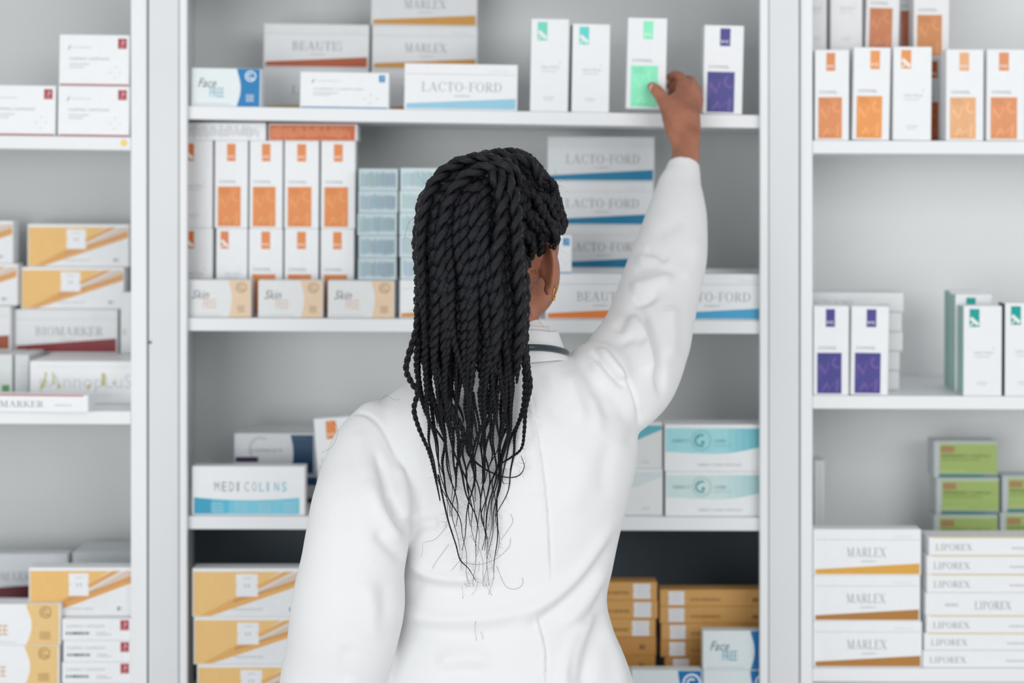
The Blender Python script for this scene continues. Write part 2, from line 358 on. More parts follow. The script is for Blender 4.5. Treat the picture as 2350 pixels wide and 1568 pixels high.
def a_navy():
    def f(w, h):
        o = []; n = 8
        for i in range(n):
            t0, t1 = i/n, (i+1)/n; g = lambda t: w*(.70+.035*math.sin(math.pi*t))
            o += [([(g(t0), h*.02+h*.94*t0), (w*.985, h*.02+h*.94*t0), (w*.985, h*.02+h*.94*t1), (g(t1), h*.02+h*.94*t1)], (12, 62, 98))]
        o += ring(w*.33, h*.62, h*.30, h*.06, (196, 200, 204), 60, 230, 14)+sans('cremacare', w*.20, h*.55, h*.10, w*.40, (150, 156, 162), .2)
        o += rect(w*.02, h*.30, w*.30, h*.42, (52, 38, 78))+fine(w*.74, h*.86, w*.16, h*.05, (30, 96, 124), 3)
        return o
    return f
def a_navysq():
    def f(w, h): return rect(w*.1, h*.62, w*.9, h*.9, (10, 66, 112))+rect(0.004, h*.02, w-.004, h*.18, (44, 62, 76))+ring(w*.5, h*.36, h*.14, h*.05, (150, 156, 164), 0, 200, 10)
    return f
def a_plain(): return lambda w, h: rect(.003, h*.74, w-.003, h*.75, LG)
def a_sliver(): return lambda w, h: rect(w*.5, h*.04, w*.55, h*.96, (196, 208, 204))+rect(w*.1, h*.3, w*.3, h*.4, (205, 212, 210))
# ---------------------------------------------------------------- the box itself
BOXES = {}
PAPER = (238, 240, 242)
def carton(bid, on, art, x0, x1, y0, y1, label, group, name='medicine_box', dy=.012, depth=.1, yaw=0, paper=PAPER, side=None, sideart=None, roll=None, lift=0, cat='box'):
    """bid: key; on: shelf id or key of the box beneath; x0..y1: where the front face shows; dy: how far behind the shelf's front edge"""
    Yf = YS+dy
    w = (x1-x0)*Yf/F; h = (y1-y0)*Yf/F; xc = ((x0+x1)/2-CX)*Yf/F
    if on in SHELF:
        sx, sz, s = SHELF[on]; z = sz+s*(xc-sx)+.0004; rl = -math.atan(s)
    elif on is None: z = ZC+(HY-y1)*Yf/F; rl = 0
    else: z, rl = BOXES[on][0]+.0003, BOXES[on][1]
    if roll is not None: rl = math.radians(roll)
    z += lift
    BOXES[bid] = (z+h, rl)
    bm = box_bm(-w/2, w/2, 0, depth, 0, h, .0012, 1)
    vs = [v.co.copy() for v in bm.verts]; fs = [tuple(v.index for v in f.verts) for f in bm.faces]
    nr = [f.normal.copy() for f in bm.faces]; bm.free()
    mats = [mat(paper, .38, .012, name='carton_board')]; idx = {}
    mi = []
    for n in nr:
        k = 0
        if side and abs(n.x) > .9:
            if 's' not in idx: idx['s'] = len(mats); mats.append(mat(side, .4, .02, name='printed_board'))
            k = idx['s']
        mi.append(k)
    def put(polys, fn, base):
        last = None; lay = base
        for pts, c in polys:
            if c not in idx: idx[c] = len(mats); mats.append(mat(c, .4, .02, name='print_ink'))
            lay += .00003 if c != last else .000002; last = c
            i0 = len(vs); vs.extend(fn(px, py, lay) for px, py in pts); fs.append(tuple(range(i0, i0+len(pts)))); mi.append(idx[c])
    if art: put(art(w, h), lambda a, b, l: Vector((a-w/2, -l, b)), .0001)
    if sideart:
        sgn = 1 if xc < 0 else -1                                            # the side that faces the aisle centre
        put(sideart(depth, h), lambda a, b, l: Vector((sgn*(w/2+l), (a if sgn > 0 else depth-a), b)), .0001)
    o = mesh_obj(name, vs, fs, mats, None, mi)
    o.location = (xc, Yf, z); o.rotation_euler = (0, rl, math.radians(yaw))
    tag(o, label, cat, group)
    return o
# ================================================================ STOCK
RED = (168, 40, 56); OR = (228, 140, 74); OR2 = (236, 156, 94); PU = (72, 70, 142); PU2 = (108, 88, 158)
BL = (28, 130, 172); LB = (150, 202, 224); MG = (222, 168, 74); MB = (178, 124, 62); BR = (176, 84, 44); TEAL = (30, 168, 156)
g = 'white capsule cartons with a dark red badge'
carton('l1a', 'L1', a_caps(RED), 132, 297, 194, 310, 'white carton with red corner badge resting on the left shelf below another like it', g, dy=.012, depth=.038)
carton('l1b', 'l1a', a_caps(RED), 135, 297, 72, 190, 'white carton with red corner badge stacked on top, highest in the left unit', g, dy=.014, depth=.038)
carton('l1c', 'L1', a_caps(RED), -38, 127, 194, 310, 'white carton with red corner badge standing alone, cut off by the left picture edge', g, dy=.015, depth=.038)
# left middle shelf
g = 'tall two-tone cartons, tan and white, in the left unit'
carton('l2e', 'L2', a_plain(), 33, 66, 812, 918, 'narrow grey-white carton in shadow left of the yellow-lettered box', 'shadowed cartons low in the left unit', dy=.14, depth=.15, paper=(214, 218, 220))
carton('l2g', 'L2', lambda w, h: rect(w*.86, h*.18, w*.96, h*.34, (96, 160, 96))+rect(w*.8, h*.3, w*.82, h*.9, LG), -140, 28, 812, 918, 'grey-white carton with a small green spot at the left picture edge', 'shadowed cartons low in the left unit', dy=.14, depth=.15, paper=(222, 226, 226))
carton('l2f', 'L2', a_jam(), 68, 326, 829, 927, 'white carton with big pale letters touched with yellow-green, left unit', 'yellow-lettered cartons', dy=.1, depth=.2)
carton('l2h', 'L2', lambda w, h: serif('BIOMARKER', w*.30, h*.28, h*.36, w*.41, (150, 154, 157))+fine(w*.78, h*.36, w*.11, h*.1, LG, 4)+rect(w*.2, h*.93, w*.97, h*.995, (190, 52, 58)), -150, 205, 901, 941, 'flat white carton lying in front on the left shelf, red line along its top edge', 'flat cartons in the left unit', dy=-.012, depth=.04, yaw=-3)
g2 = 'grey-lettered cartons with a coloured wedge in the left unit'
carton('l2i', 'l2f', a_wedge('BIOMARKER', (128, 22, 32), .2, .66, wr=.34), 33, 270, 702, 803, 'white carton with dark red wedge, on top of the yellow-lettered box', g2, dy=.24, depth=.034, paper=(226, 228, 230))
carton('l2j', 'l2g', a_wedge('BIOMARKER', (150, 66, 26), wr=.34), -212, 24, 702, 803, 'white carton with rust brown wedge cut by the left picture edge', g2, dy=.22, depth=.034, paper=(226, 228, 230))
carton('l2k', 'l2f', a_sliver(), 276, 322, 665, 806, 'narrow upright white carton squeezed against the left unit side panel', 'upright cartons at the left side panel', dy=.235, depth=.03, paper=(226, 230, 230))
g = 'tan and white cartons with a diagonal stripe'
carton('l2l', 'l2i', a_tan(), 48, 285, 601, 697, 'tan and white diagonal carton on the dark red wedge box, left unit', g, dy=.245, depth=.036)
carton('l2m', 'l2l', a_tan(), 63, 296, 500, 598, 'tan and white diagonal carton at the very top of the left middle stack', g, dy=.25, depth=.036)
carton('l2n', 'l2j', a_tan(), -195, 40, 601, 697, 'tan and white diagonal carton half out of frame, lower of two at left', g, dy=.23, depth=.036)
carton('l2o', 'l2n', a_tan(), -205, 30, 500, 598, 'tan and white diagonal carton half out of frame, upper of two at left', g, dy=.235, depth=.036)
# left bottom shelf
g3 = 'cream cartons with handwriting-style lettering and a tan band'
SK = a_free('Skin', (208, 160, 104), (232, 196, 132), (48, 62, 72), icon=(176, 142, 88))
carton('l3a', 'L3', SK, -95, 132, 1580, 1674, 'base cream carton below the bottom picture edge at left', g3, dy=.012, depth=.042)
carton('l3b', 'l3a', SK, -95, 136, 1483, 1578, 'cream carton with tan band at the bottom left picture corner', g3, dy=.012, depth=.042)
carton('l3c', 'l3b', SK, -90, 139, 1387, 1481, 'cream carton with tan band under the tan diagonal box, far left', g3, dy=.012, depth=.042)
g4 = 'slim white capsule cartons with a red badge'
carton('l3d', 'L3', a_caps(RED, True), 143, 303, 1574, 1674, 'deeper white red-badged carton below the picture edge', g4, dy=.014, depth=.1)
carton('l3e', 'l3d', a_caps(RED, True), 142, 303, 1523, 1572, 'slim white red-badged carton, lowest in the left bottom stack', g4, dy=.014, depth=.1)
carton('l3f', 'l3e', a_caps(RED, True), 145, 303, 1471, 1520, 'slim white red-badged carton, middle of the left bottom stack', g4, dy=.014, depth=.1)
carton('l3g', 'l3f', a_caps(RED, True), 142, 303, 1419, 1469, 'slim white red-badged carton, topmost of the left bottom stack', g4, dy=.014, depth=.1)
carton('l3h', 'l3g', a_tan(), 66, 305, 1303, 1415, 'tan and white diagonal carton lying across the cream box and slim boxes', g, dy=.03, depth=.036)
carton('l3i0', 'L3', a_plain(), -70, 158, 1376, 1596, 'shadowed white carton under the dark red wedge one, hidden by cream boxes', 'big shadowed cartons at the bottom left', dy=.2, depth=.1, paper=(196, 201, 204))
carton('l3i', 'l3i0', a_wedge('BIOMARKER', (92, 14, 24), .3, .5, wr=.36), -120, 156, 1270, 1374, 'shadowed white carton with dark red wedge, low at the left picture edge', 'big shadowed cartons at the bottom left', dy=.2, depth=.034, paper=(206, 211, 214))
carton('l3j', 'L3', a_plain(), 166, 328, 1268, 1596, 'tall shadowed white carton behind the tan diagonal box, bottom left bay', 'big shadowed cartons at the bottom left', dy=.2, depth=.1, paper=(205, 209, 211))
# ---- centre, top shelf
FC = a_free('Face', (120, 176, 200), (0, 122, 184), (70, 100, 110))
carton('c1a', 'C1', FC, 438, 598, 150, 238, 'white and blue carton at the left end of the centre top shelf', 'white and blue face care cartons', dy=.012, depth=.042, paper=(228, 236, 237))
g = 'grey-lettered cartons with a coloured wedge on the top shelf'
carton('c1b', 'C1', a_wedge('LIPOREX', (212, 186, 120), .28, .5), 600, 845, 159, 261, 'white carton with pale yellow wedge under the rust wedge box', g, dy=.2, depth=.034, paper=(216, 218, 220))
carton('c1c', 'c1b', a_wedge('BEAUTIS', BR, .27, .48), 604, 846, 55, 156, 'white carton with rust red wedge, upper left of the top shelf', g, dy=.2, depth=.034, paper=(232, 234, 235))
carton('c1d', 'C1', a_wedge('MARLEX', (206, 150, 70)), 850, 1093, 160, 262, 'white carton mostly hidden behind two front boxes on the top shelf', g, dy=.2, depth=.034, paper=(222, 223, 226))
carton('c1e', 'c1d', a_wedge('MARLEX', (206, 150, 70), .31, .40), 853, 1095, 58, 158, 'white carton with amber wedge, middle of the three stacked on the top shelf', g, dy=.2, depth=.034, paper=(232, 234, 235))
carton('c1f', 'c1e', a_wedge('MARLEX', (206, 150, 70), .31, .40), 851, 1095, -42, 57, 'white carton with amber wedge cut by the top picture edge', g, dy=.2, depth=.034, paper=(226, 228, 230))
carton('c1g', 'C1', a_caps((0, 140, 196)), 688, 892, 162, 245, 'white carton with small blue badge and blue base line, top shelf front', 'white capsule cartons with a blue badge', dy=.008, depth=.038)
carton('c1h', 'C1', a_wedge('LACTO-FORD', LB, .15, .72, (178, 182, 186)), 927, 1187, 143, 249, 'white carton with light blue wedge at the front of the top shelf', 'white cartons with a blue wedge', dy=.006, depth=.034)
g = 'tall slim white cartons with a teal badge'
TL = a_tall((120, 216, 196), (180, 240, 220), 'n', False, .30)
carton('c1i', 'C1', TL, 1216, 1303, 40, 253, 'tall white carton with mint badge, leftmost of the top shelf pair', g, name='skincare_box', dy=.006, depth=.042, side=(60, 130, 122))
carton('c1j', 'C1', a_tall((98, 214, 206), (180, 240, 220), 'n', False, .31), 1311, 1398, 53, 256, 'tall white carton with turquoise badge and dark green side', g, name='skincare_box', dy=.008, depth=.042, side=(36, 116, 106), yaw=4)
carton('c1k', None, a_tall((142, 240, 196), (156, 246, 206), 'vc', True, .52), 1437, 1527, 41, 250, 'tall white and bright mint green carton gripped by the hand', 'tall slim white cartons with a coloured panel', name='skincare_box', dy=-.022, depth=.042, roll=1.3)
carton('c1l', 'C1', a_tall(PU, PU2, 'vc', True, .53), 1612, 1703, 57, 261, 'tall white and purple carton right of the reaching hand', 'tall slim white cartons with a coloured panel', name='skincare_box', dy=.008, depth=.042, roll=1.4, lift=.0006)
# ---- centre, second shelf
SK2 = a_free('Skin', (222, 196, 178), (230, 202, 170), (110, 114, 120), icon=(182, 158, 128))
g = 'cream cartons with handwriting-style lettering and a tan band'
for i, (a, b, l) in enumerate(((425, 576, 'cream carton with tan band, leftmost of three on the second shelf'), (592, 741, 'cream carton with tan band, middle of three on the second shelf'), (752, 905, 'cream carton with tan band nearest the long twisted hair'))):
    carton('c2s%d' % i, 'C2', SK2, a, b, 641, 727, l, g, dy=.012, depth=.042, paper=(226, 228, 228))
carton('c2w', 'C2', a_wedge('MARLEX', (206, 150, 70)), 917, 1108, 641, 729, 'white carton partly behind the hair on the second shelf', 'white cartons behind the hair', dy=.014, depth=.034)
g = 'tall slim orange and white cartons in the centre unit'
OT = a_tall(OR, OR2); ON = a_tall((226, 128, 70), OR2, 'n', False, .35)
low = [(405, 487, ON, 'plain white with an orange badge, cut by the upright, lower row'), (495, 567, a_tall((226, 128, 70), OR2, 'n', False, .27), 'plain white with a left-set orange badge, lower row'), (570, 648, OT, 'third from the left in the lower row'), (652, 730, OT, 'fourth from the left in the lower row'), (735, 812, OT, 'rightmost in the lower row, beside pale blue boxes')]
up = [(405, 487, ON, 'plain white with orange badge, cut by the upright, upper row'), (492, 568, OT, 'second from the left in the upper row'), (572, 648, OT, 'third from the left in the upper row'), (652, 731, OT, 'fourth from the left in the upper row'), (736, 815, OT, 'rightmost in the upper row, beside pale blue boxes')]
for i, (a, b, t, l) in enumerate(low): carton('c2l%d' % i, 'C2', t, a, b, 528, 728, 'tall slim carton, '+l, g, name='skincare_box', dy=.058, depth=.042)
for i, (a, b, t, l) in enumerate(up): carton('c2u%d' % i, 'c2l%d' % i, t, a, b, 325, 526, 'tall slim carton, '+l, g, name='skincare_box', dy=.058, depth=.042)
carton('c2x', 'c2u1', a_bars(None, (178, 184, 186)), 425, 610, 282, 323, 'white carton lying flat on the orange boxes, rows of fine grey print', 'cartons lying flat on the orange row', dy=.058, depth=.06)
carton('c2y', 'c2u3', a_bars((206, 104, 54), (226, 160, 116)), 616, 820, 284, 323, 'orange carton lying flat on the upright boxes, lined with fine print', 'cartons lying flat on the orange row', dy=.058, depth=.06)
g = 'pale blue cartons stacked end-on, covered in fine print'
for k in range(5):
    y1 = 637-52.6*k; pos = ('lowest', 'second lowest', 'middle', 'second highest', 'topmost')[k]
    carton('c2p%d' % k, 'c2s2' if k == 0 else 'c2p%d' % (k-1), a_lines((112, 152, 164)), 822+R.uniform(-2, 3), 912+R.uniform(-3, 2), y1-51, y1, 'pale blue printed carton, '+pos+' of the stack beside orange boxes', g, dy=.02, depth=.12, paper=(190, 207, 212))
    carton('c2q%d' % k, 'c2w' if k == 0 else 'c2q%d' % (k-1), (a_lines((142, 178, 188)) if k < 4 else (lambda w, h: a_lines((142, 178, 188))(w*.72, h)+rect(w*.73, h*.04, w*.98, h*.96, (0, 110, 170)))), 918+R.uniform(-2, 2), 1046+R.uniform(-2, 4), y1-51, y1, 'pale blue printed carton, '+pos+' of the stack touching the hair', g, dy=.02, depth=.12, paper=(204, 220, 223))
g = 'white cartons with a blue wedge'
LW = a_wedge('LACTO-FORD', (14, 122, 164), .17, .70)
carton('c2a', 'C2', a_wedge('BEAUTIS', (236, 134, 66), .29, .48, (176, 180, 184)), 1252, 1497, 628, 733, 'white carton with orange wedge beside the raised arm', 'cartons with a warm wedge beside the arm', dy=.01, depth=.034)
carton('c2b', 'C2', a_wedge('LACTO-FORD', (70, 164, 208), .15, .72, (176, 180, 184)), 1505, 1757, 629, 735, 'white carton with bright blue wedge right of the raised sleeve', g, dy=.01, depth=.034)
carton('c2g', 'C2', a_wedge('BEAUTIS', (236, 134, 66), .29, .48, (176, 180, 184)), 1262, 1500, 620, 725, 'white carton in the second row behind the orange wedge box', 'cartons with a warm wedge beside the arm', dy=.13, depth=.034)
carton('c2h', 'C2', a_wedge('LACTO-FORD', (70, 164, 208), .15, .72, (176, 180, 184)), 1506, 1748, 620, 725, 'white carton in the second row behind the bright blue wedge box', g, dy=.13, depth=.034)
carton('c2c', 'c2g', LW, 1262, 1502, 521, 620, 'white carton with blue wedge, lowest of the stack beside the ear', g, dy=.13, depth=.034, paper=(226, 228, 230))
carton('c2d', 'c2c', LW, 1256, 1500, 416, 516, 'white carton with blue wedge, middle of the stack beside the head', g, dy=.13, depth=.034, paper=(226, 228, 230))
carton('c2e', 'c2d', LW, 1256, 1502, 310, 413, 'white carton with blue wedge, topmost of the stack under the top shelf', g, dy=.13, depth=.034, paper=(214, 218, 220))
carton('c2f', 'c2a', a_caps((0, 140, 196)), 1196, 1312, 538, 626, 'white carton with small blue badge peeking out behind the ear', 'white capsule cartons with a blue badge', dy=.01, depth=.038)
# ---- centre, third shelf
carton('c3a', 'C3', a_med(), 440, 700, 1070, 1183, 'white carton with cyan base band and spaced thin letters', 'cyan-banded cartons', dy=.01, depth=.03)
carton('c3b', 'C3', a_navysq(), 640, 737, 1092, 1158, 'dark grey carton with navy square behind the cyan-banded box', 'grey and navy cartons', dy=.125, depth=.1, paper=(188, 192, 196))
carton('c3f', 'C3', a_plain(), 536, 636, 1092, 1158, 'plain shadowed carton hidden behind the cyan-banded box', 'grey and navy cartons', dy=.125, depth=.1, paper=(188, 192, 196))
carton('c3c', 'c3b', a_navy(), 537, 722, 996, 1090, 'light grey carton with navy end and small purple bar', 'grey and navy cartons', dy=.125, depth=.1, paper=(222, 225, 228))
carton('c3d', 'C3', a_tall(OR, OR2, 'vc', True, .42), 734, 826, 972, 1180, 'leaning tall white carton with orange badge by the left shoulder', 'tall slim orange and white cartons in the centre unit', name='skincare_box', dy=.06, depth=.042, roll=-4, lift=.0045)
g = 'white cartons with an aqua wave and round emblem'
A1 = a_circle((164, 220, 228), (96, 178, 190)); A2 = a_circle((206, 228, 228), (160, 204, 206))
carton('c3g', 'C3', A2, 1527, 1752, 1083, 1186, 'pale aqua wave carton, lower of two at the right end', g, dy=.014, depth=.06)
carton('c3h', 'c3g', A1, 1525, 1752, 969, 1077, 'brighter aqua wave carton, upper of two at the right end', g, dy=.012, depth=.06)
g = 'white cartons with an aqua corner beside the coat'
carton('c3i', 'C3', a_sidewave((214, 224, 226)), 1330, 1521, 1077, 1184, 'white carton with pale grey corner, lower one beside the coat', g, dy=.02, depth=.06, paper=(232, 234, 235))
carton('c3j', 'c3i', a_sidewave((96, 178, 192)), 1330, 1520, 966, 1073, 'white carton with aqua corner, upper one beside the coat', g, dy=.02, depth=.06, paper=(226, 228, 229))
# ---- centre, bottom
g = 'tan and white cartons with a diagonal stripe'
TN = a_tan((236, 194, 124), (226, 172, 96))
carton('c4a', 'C4', TN, 452, 708, 1636, 1688, 'tan diagonal carton base piece below the picture edge', g, dy=.01, depth=.036)
carton('c4b', 'c4a', TN, 452, 712, 1526, 1634, 'tan diagonal carton, lowest visible of the stack beside the left sleeve', g, dy=.01, depth=.036)
carton('c4c', 'c4b', TN, 444, 705, 1414, 1523, 'tan diagonal carton, middle of the stack beside the left sleeve', g, dy=.008, depth=.036)
carton('c4d', 'c4c', TN, 441, 703, 1300, 1412, 'tan diagonal carton, topmost of the stack beside the left sleeve', g, dy=.006, depth=.036)
ORB = (214, 164, 96); ORD = (200, 146, 80)
g = 'slim amber cartons in the dark bottom bay'
ys = [(1508, 1545), (1467, 1505), (1424, 1463), (1379, 1421), (1330, 1372)]
carton('c4z0', 'C4', None, 1270, 1508, 1548, 1656, 'amber carton supporting the left slim stack, out of sight', g, dy=.08, depth=.035, paper=ORD)
carton('c4z1', 'C4', None, 1517, 1760, 1548, 1656, 'amber carton supporting the right slim stack, out of sight', g, dy=.08, depth=.035, paper=ORD)
nm = ('lowest', 'second lowest', 'middle', 'second highest', 'topmost')
pv = 'c4z0'
for k, (a, b) in enumerate(ys):
    carton('c4l%d' % k, pv, a_tslim(1, k > 1) if k > 1 else (lambda w, h: fine(w*.84, h*.35, w*.05, h*.25, (110, 80, 48), 4)), 1270+R.uniform(-2, 2), 1508+R.uniform(-4, 3), b-42, b, 'slim amber carton, '+nm[k]+' of the left stack beside the coat hem', g, dy=.08, depth=.035, paper=ORB if k > 1 else ORD); pv = 'c4l%d' % k
ys = [(1506, 1545), (1470, 1505), (1431, 1468), (1391, 1429), (1348, 1388)]; pv = 'c4z1'
for k, (a, b) in enumerate(ys):
    carton('c4r%d' % k, pv, a_tslim(0), 1517+R.uniform(-3, 3)+(8 if k == 0 else 0), 1762, b-38.5, b, 'slim amber carton, '+nm[k]+' of the right stack in the dark bay', g, dy=.08, depth=.035, paper=ORD if k < 2 else ORB); pv = 'c4r%d' % k
g = 'white and blue face care cartons'
FC2 = a_free('Face', (96, 164, 192), (0, 112, 176), (60, 110, 130)); PB = (222, 231, 234)
for k, (a, b, l) in enumerate(((1300, 1470, 'white and blue carton mostly hidden by the coat, bottom edge'), (1449, 1612, 'white and blue carton at the bottom edge right of the coat'), (1614, 1778, 'white and blue carton under its twin, bottom right of the bay'))):
    if k == 0: a, b = 1283, 1447
    carton('c4f%d' % k, 'C4', FC2, a, b, 1538, 1684, l, g, dy=.012, depth=.026, paper=PB)
carton('c4g', 'c4f2', FC2, 1613, 1780, 1446, 1536, 'white and blue carton standing on its twin before amber boxes', g, dy=.012, depth=.026, paper=PB)
# ---- right unit, top shelf
g = 'tall slim orange and white cartons in the right unit'
def ot(c, bx=.5): return a_tall(c, tuple(min(255, v+15) for v in c), 'vc', True, bx)
carton('r1a', 'R1', ot((222, 144, 92), .46), 1870, 1948, 112, 320, 'tall carton with orange panel, leftmost at the front of the right top shelf', g, name='skincare_box', dy=.008, depth=.042, yaw=-3, side=(220, 224, 226))
carton('r1b', 'R1', ot((234, 154, 84), .58), 1956, 2041, 108, 321, 'tall carton with yellowish orange panel beside the plain one', g, name='skincare_box', dy=.006, depth=.042, roll=1.0, lift=.0006)
carton('r1c', 'R1', a_tall((234, 150, 80), OR2, 'n', False, .33), 2049, 2137, 107, 322, 'tall plain carton with orange leaf badge at the front of the right top shelf', g, name='skincare_box', dy=.006, depth=.042, roll=.5, lift=.0004)
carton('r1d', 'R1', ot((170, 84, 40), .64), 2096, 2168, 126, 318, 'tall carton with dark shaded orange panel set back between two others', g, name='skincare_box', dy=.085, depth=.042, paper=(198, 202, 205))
carton('r1e', 'R1', ot((234, 176, 126), .48), 2171, 2257, 112, 322, 'tall carton with pale peach panel, second from the right picture edge', g, name='skincare_box', dy=.006, depth=.042)
carton('r1f', 'R1', ot((226, 148, 98), .44), 2264, 2352, 111, 321, 'tall carton with orange panel at the right picture edge', g, name='skincare_box', dy=.006, depth=.042, roll=.4, lift=.0004)
carton('r1k', 'R1', ot((226, 148, 98), .44), 1868, 1946, 112, 318, 'tall orange carton hidden in the second row, far left', g, name='skincare_box', dy=.085, depth=.042)
carton('r1m', 'R1', ot((226, 148, 98), .44), 1955, 2050, 112, 318, 'tall orange carton hidden in the second row, second from left', g, name='skincare_box', dy=.085, depth=.042)
g = 'tall orange and white cartons standing on the second row'
carton('r1g', 'r1k', a_tall((226, 128, 70), OR2, 'n', False, .4), 1852, 1897, -98, 110, 'tall plain carton cut by the upright, top left of the right unit', g, name='skincare_box', dy=.085, depth=.042, paper=(226, 227, 228))
carton('r1h', 'r1k', a_tall((226, 148, 98), OR2, 'n', False, .32), 1906, 1979, -98, 110, 'tall plain carton with faint grey print at the top edge', g, name='skincare_box', dy=.085, depth=.042, paper=(228, 229, 230))
carton('r1i', 'r1m', ot((200, 124, 80), .5), 1986, 2062, -98, 110, 'tall carton with brownish orange panel at the top edge', g, name='skincare_box', dy=.085, depth=.042, roll=1.5, paper=(230, 231, 232), lift=.0012)
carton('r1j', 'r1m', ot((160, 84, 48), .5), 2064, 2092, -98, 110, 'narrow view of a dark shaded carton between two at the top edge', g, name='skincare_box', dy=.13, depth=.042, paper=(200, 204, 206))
carton('r1l', 'r1d', ot((208, 136, 80), .5), 2096, 2178, -98, 110, 'tall carton with orange panel, rightmost at the top edge', g, name='skincare_box', dy=.09, depth=.042, roll=.5, paper=(232, 233, 234), lift=.0006)
# ---- right unit, middle shelf
g = 'tall slim purple and white cartons'
carton('r2a', 'R2', a_tall(PU, PU2, 'vc', True, .47), 1867, 1948, 703, 908, 'tall white and purple carton nearest the upright, right unit', g, name='skincare_box', dy=.008, depth=.042, yaw=0)
carton('r2b', 'R2', a_tall((76, 72, 144), (112, 88, 156), 'vc', True, .53), 1952, 2038, 704, 908, 'tall white and purple carton, right one of the pair', g, name='skincare_box', dy=.008, depth=.042, roll=.8, lift=.0006)
g = 'slim white cartons stacked behind the purple pair'
pv = 'R2'
for k in range(5):
    xr = (2064, 2065, 2072, 2070, 2074)[k]
    carton('r2s%d' % k, pv, lambda w, h: serif('LACTO-FORD', w*.04, h*.3, h*.32, w*.45, (182, 186, 189))+rect(.002, h*.01, w-.002, h*.06, (206, 210, 212))+fine(w*.74, h*.36, w*.12, h*.08, LG, 4), 1846, xr, 850-44.9*k, 894.4-44.9*k, 'slim white lettered carton, '+nm[k]+' behind the purple boxes', g, dy=.085, depth=.1, paper=(228, 230, 231)); pv = 'r2s%d' % k
g = 'tall slim white cartons with a teal badge'
TS = lambda w, h: [q for k in range(40) for q in fine(w*.08, h*(.03+.024*k), w*.8, h*.008, (150, 190, 184), k)]
carton('r2c', 'R2', a_tall((0, 162, 152), TEAL, 'n', False, .28), 2211, 2299, 702, 909, 'tall white carton with teal leaf badge, lined side showing', g, name='skincare_box', dy=.006, depth=.042, yaw=0, side=(168, 206, 200), sideart=TS)
carton('r2d', 'R2', a_tall((0, 162, 152), TEAL, 'n', False, .28), 2306, 2394, 695, 909, 'tall white carton with teal leaf badge cut by the right picture edge', g, name='skincare_box', dy=.006, depth=.042, side=(10, 40, 44))  # near-black side colour paints the shade of the gap to its neighbour
carton('r2e', 'R2', a_tall((0, 162, 152), TEAL, 'n', False, .42), 2192, 2276, 676, 901, 'tall white teal-badged carton directly behind the lined-side one', g, name='skincare_box', dy=.06, depth=.042, side=(176, 208, 202), sideart=TS)
carton('r2f', 'R2', a_tall((0, 162, 152), TEAL, 'n', False, .42), 2180, 2262, 668, 892, 'tall white teal-badged carton rearmost against the back board', g, name='skincare_box', dy=.115, depth=.042, side=(160, 196, 190), sideart=TS)
# ---- right unit, bottom shelf
g = 'white cartons with a gold or brown wedge in the right unit'
carton('r3a', 'R3', a_wedge('MARLEX', MB, .31, .37, (168, 172, 175)), 1866, 2116, 1427, 1533, 'white carton with brown wedge, lowest of three in the right unit', g, dy=.008, depth=.034)
carton('r3b', 'r3a', a_wedge('MARLEX', MB, .31, .37, (168, 172, 175)), 1866, 2112, 1317, 1422, 'white carton with brown wedge, middle of three in the right unit', g, dy=.008, depth=.034)
carton('r3c', 'r3b', a_wedge('MARLEX', MG, .31, .37, (168, 172, 175)), 1866, 2114, 1206, 1312, 'white carton with gold wedge, topmost of three in the right unit', g, dy=.008, depth=.034)
g = 'slim white lettered cartons stacked in the right unit'
rows = [(2118, 1494, 1533), (2121, 1453, 1492), (2126, 1411, 1451), (2124, 1357, 1409), (2127, 1311, 1353), (2127, 1266, 1309), (2132, 1222, 1264)]
names = ('lowest', 'second from the bottom', 'third from the bottom', 'middle, thicker and turned round', 'third from the top', 'second from the top', 'topmost, yellow edge')
pv = 'R3'
for k, (a, b, c) in enumerate(rows):
    carton('r3l%d' % k, pv, a_slim('LIPOREX', (232, 202, 96) if k in (1, 2, 4, 5, 6) else None, k == 3), a, a+250, b, c, 'slim white lettered carton, '+names[k]+' of seven', g, dy=.008+R.uniform(0, .004), depth=.06); pv = 'r3l%d' % k
g = 'small green cartons with a brown tab'
GN = a_green(); GP = (190, 196, 198)
for k, (a, b) in enumerate(((2143, 2290), (2295, 2442))):
    pv = 'r3g%db' % k
    carton(pv, 'R3', None, a, b, (1437, 1432)[k], 1466, 'flat pale carton under the '+('left' if k == 0 else 'right')+' column of green cartons', 'flat pale cartons under the green ones', dy=.2, depth=.05, paper=GP)
    for j in range(5 if k == 0 else 4):
        y1 = (1437, 1432)[k]-85*j
        nmj = ('bottom', 'second', 'third', 'fourth', 'fifth')[j]
        carton('r3g%d%d' % (k, j), pv, GN, a+(j % 2)*5, b+(j % 2)*3, y1-84.5, y1, 'green carton with dark lettering, '+nmj+' up in the '+('left' if k == 0 else 'right')+' column of the back row', g, dy=.2, depth=.05, paper=GP); pv = 'r3g%d%d' % (k, j)
carton('r3z', 'R3', a_sliver(), 1868, 1892, 1062, 1480, 'tall pale carton edge beside the upright above the gold wedge box', 'pale cartons at the right upright', dy=.17, depth=.05, paper=(222, 226, 226))
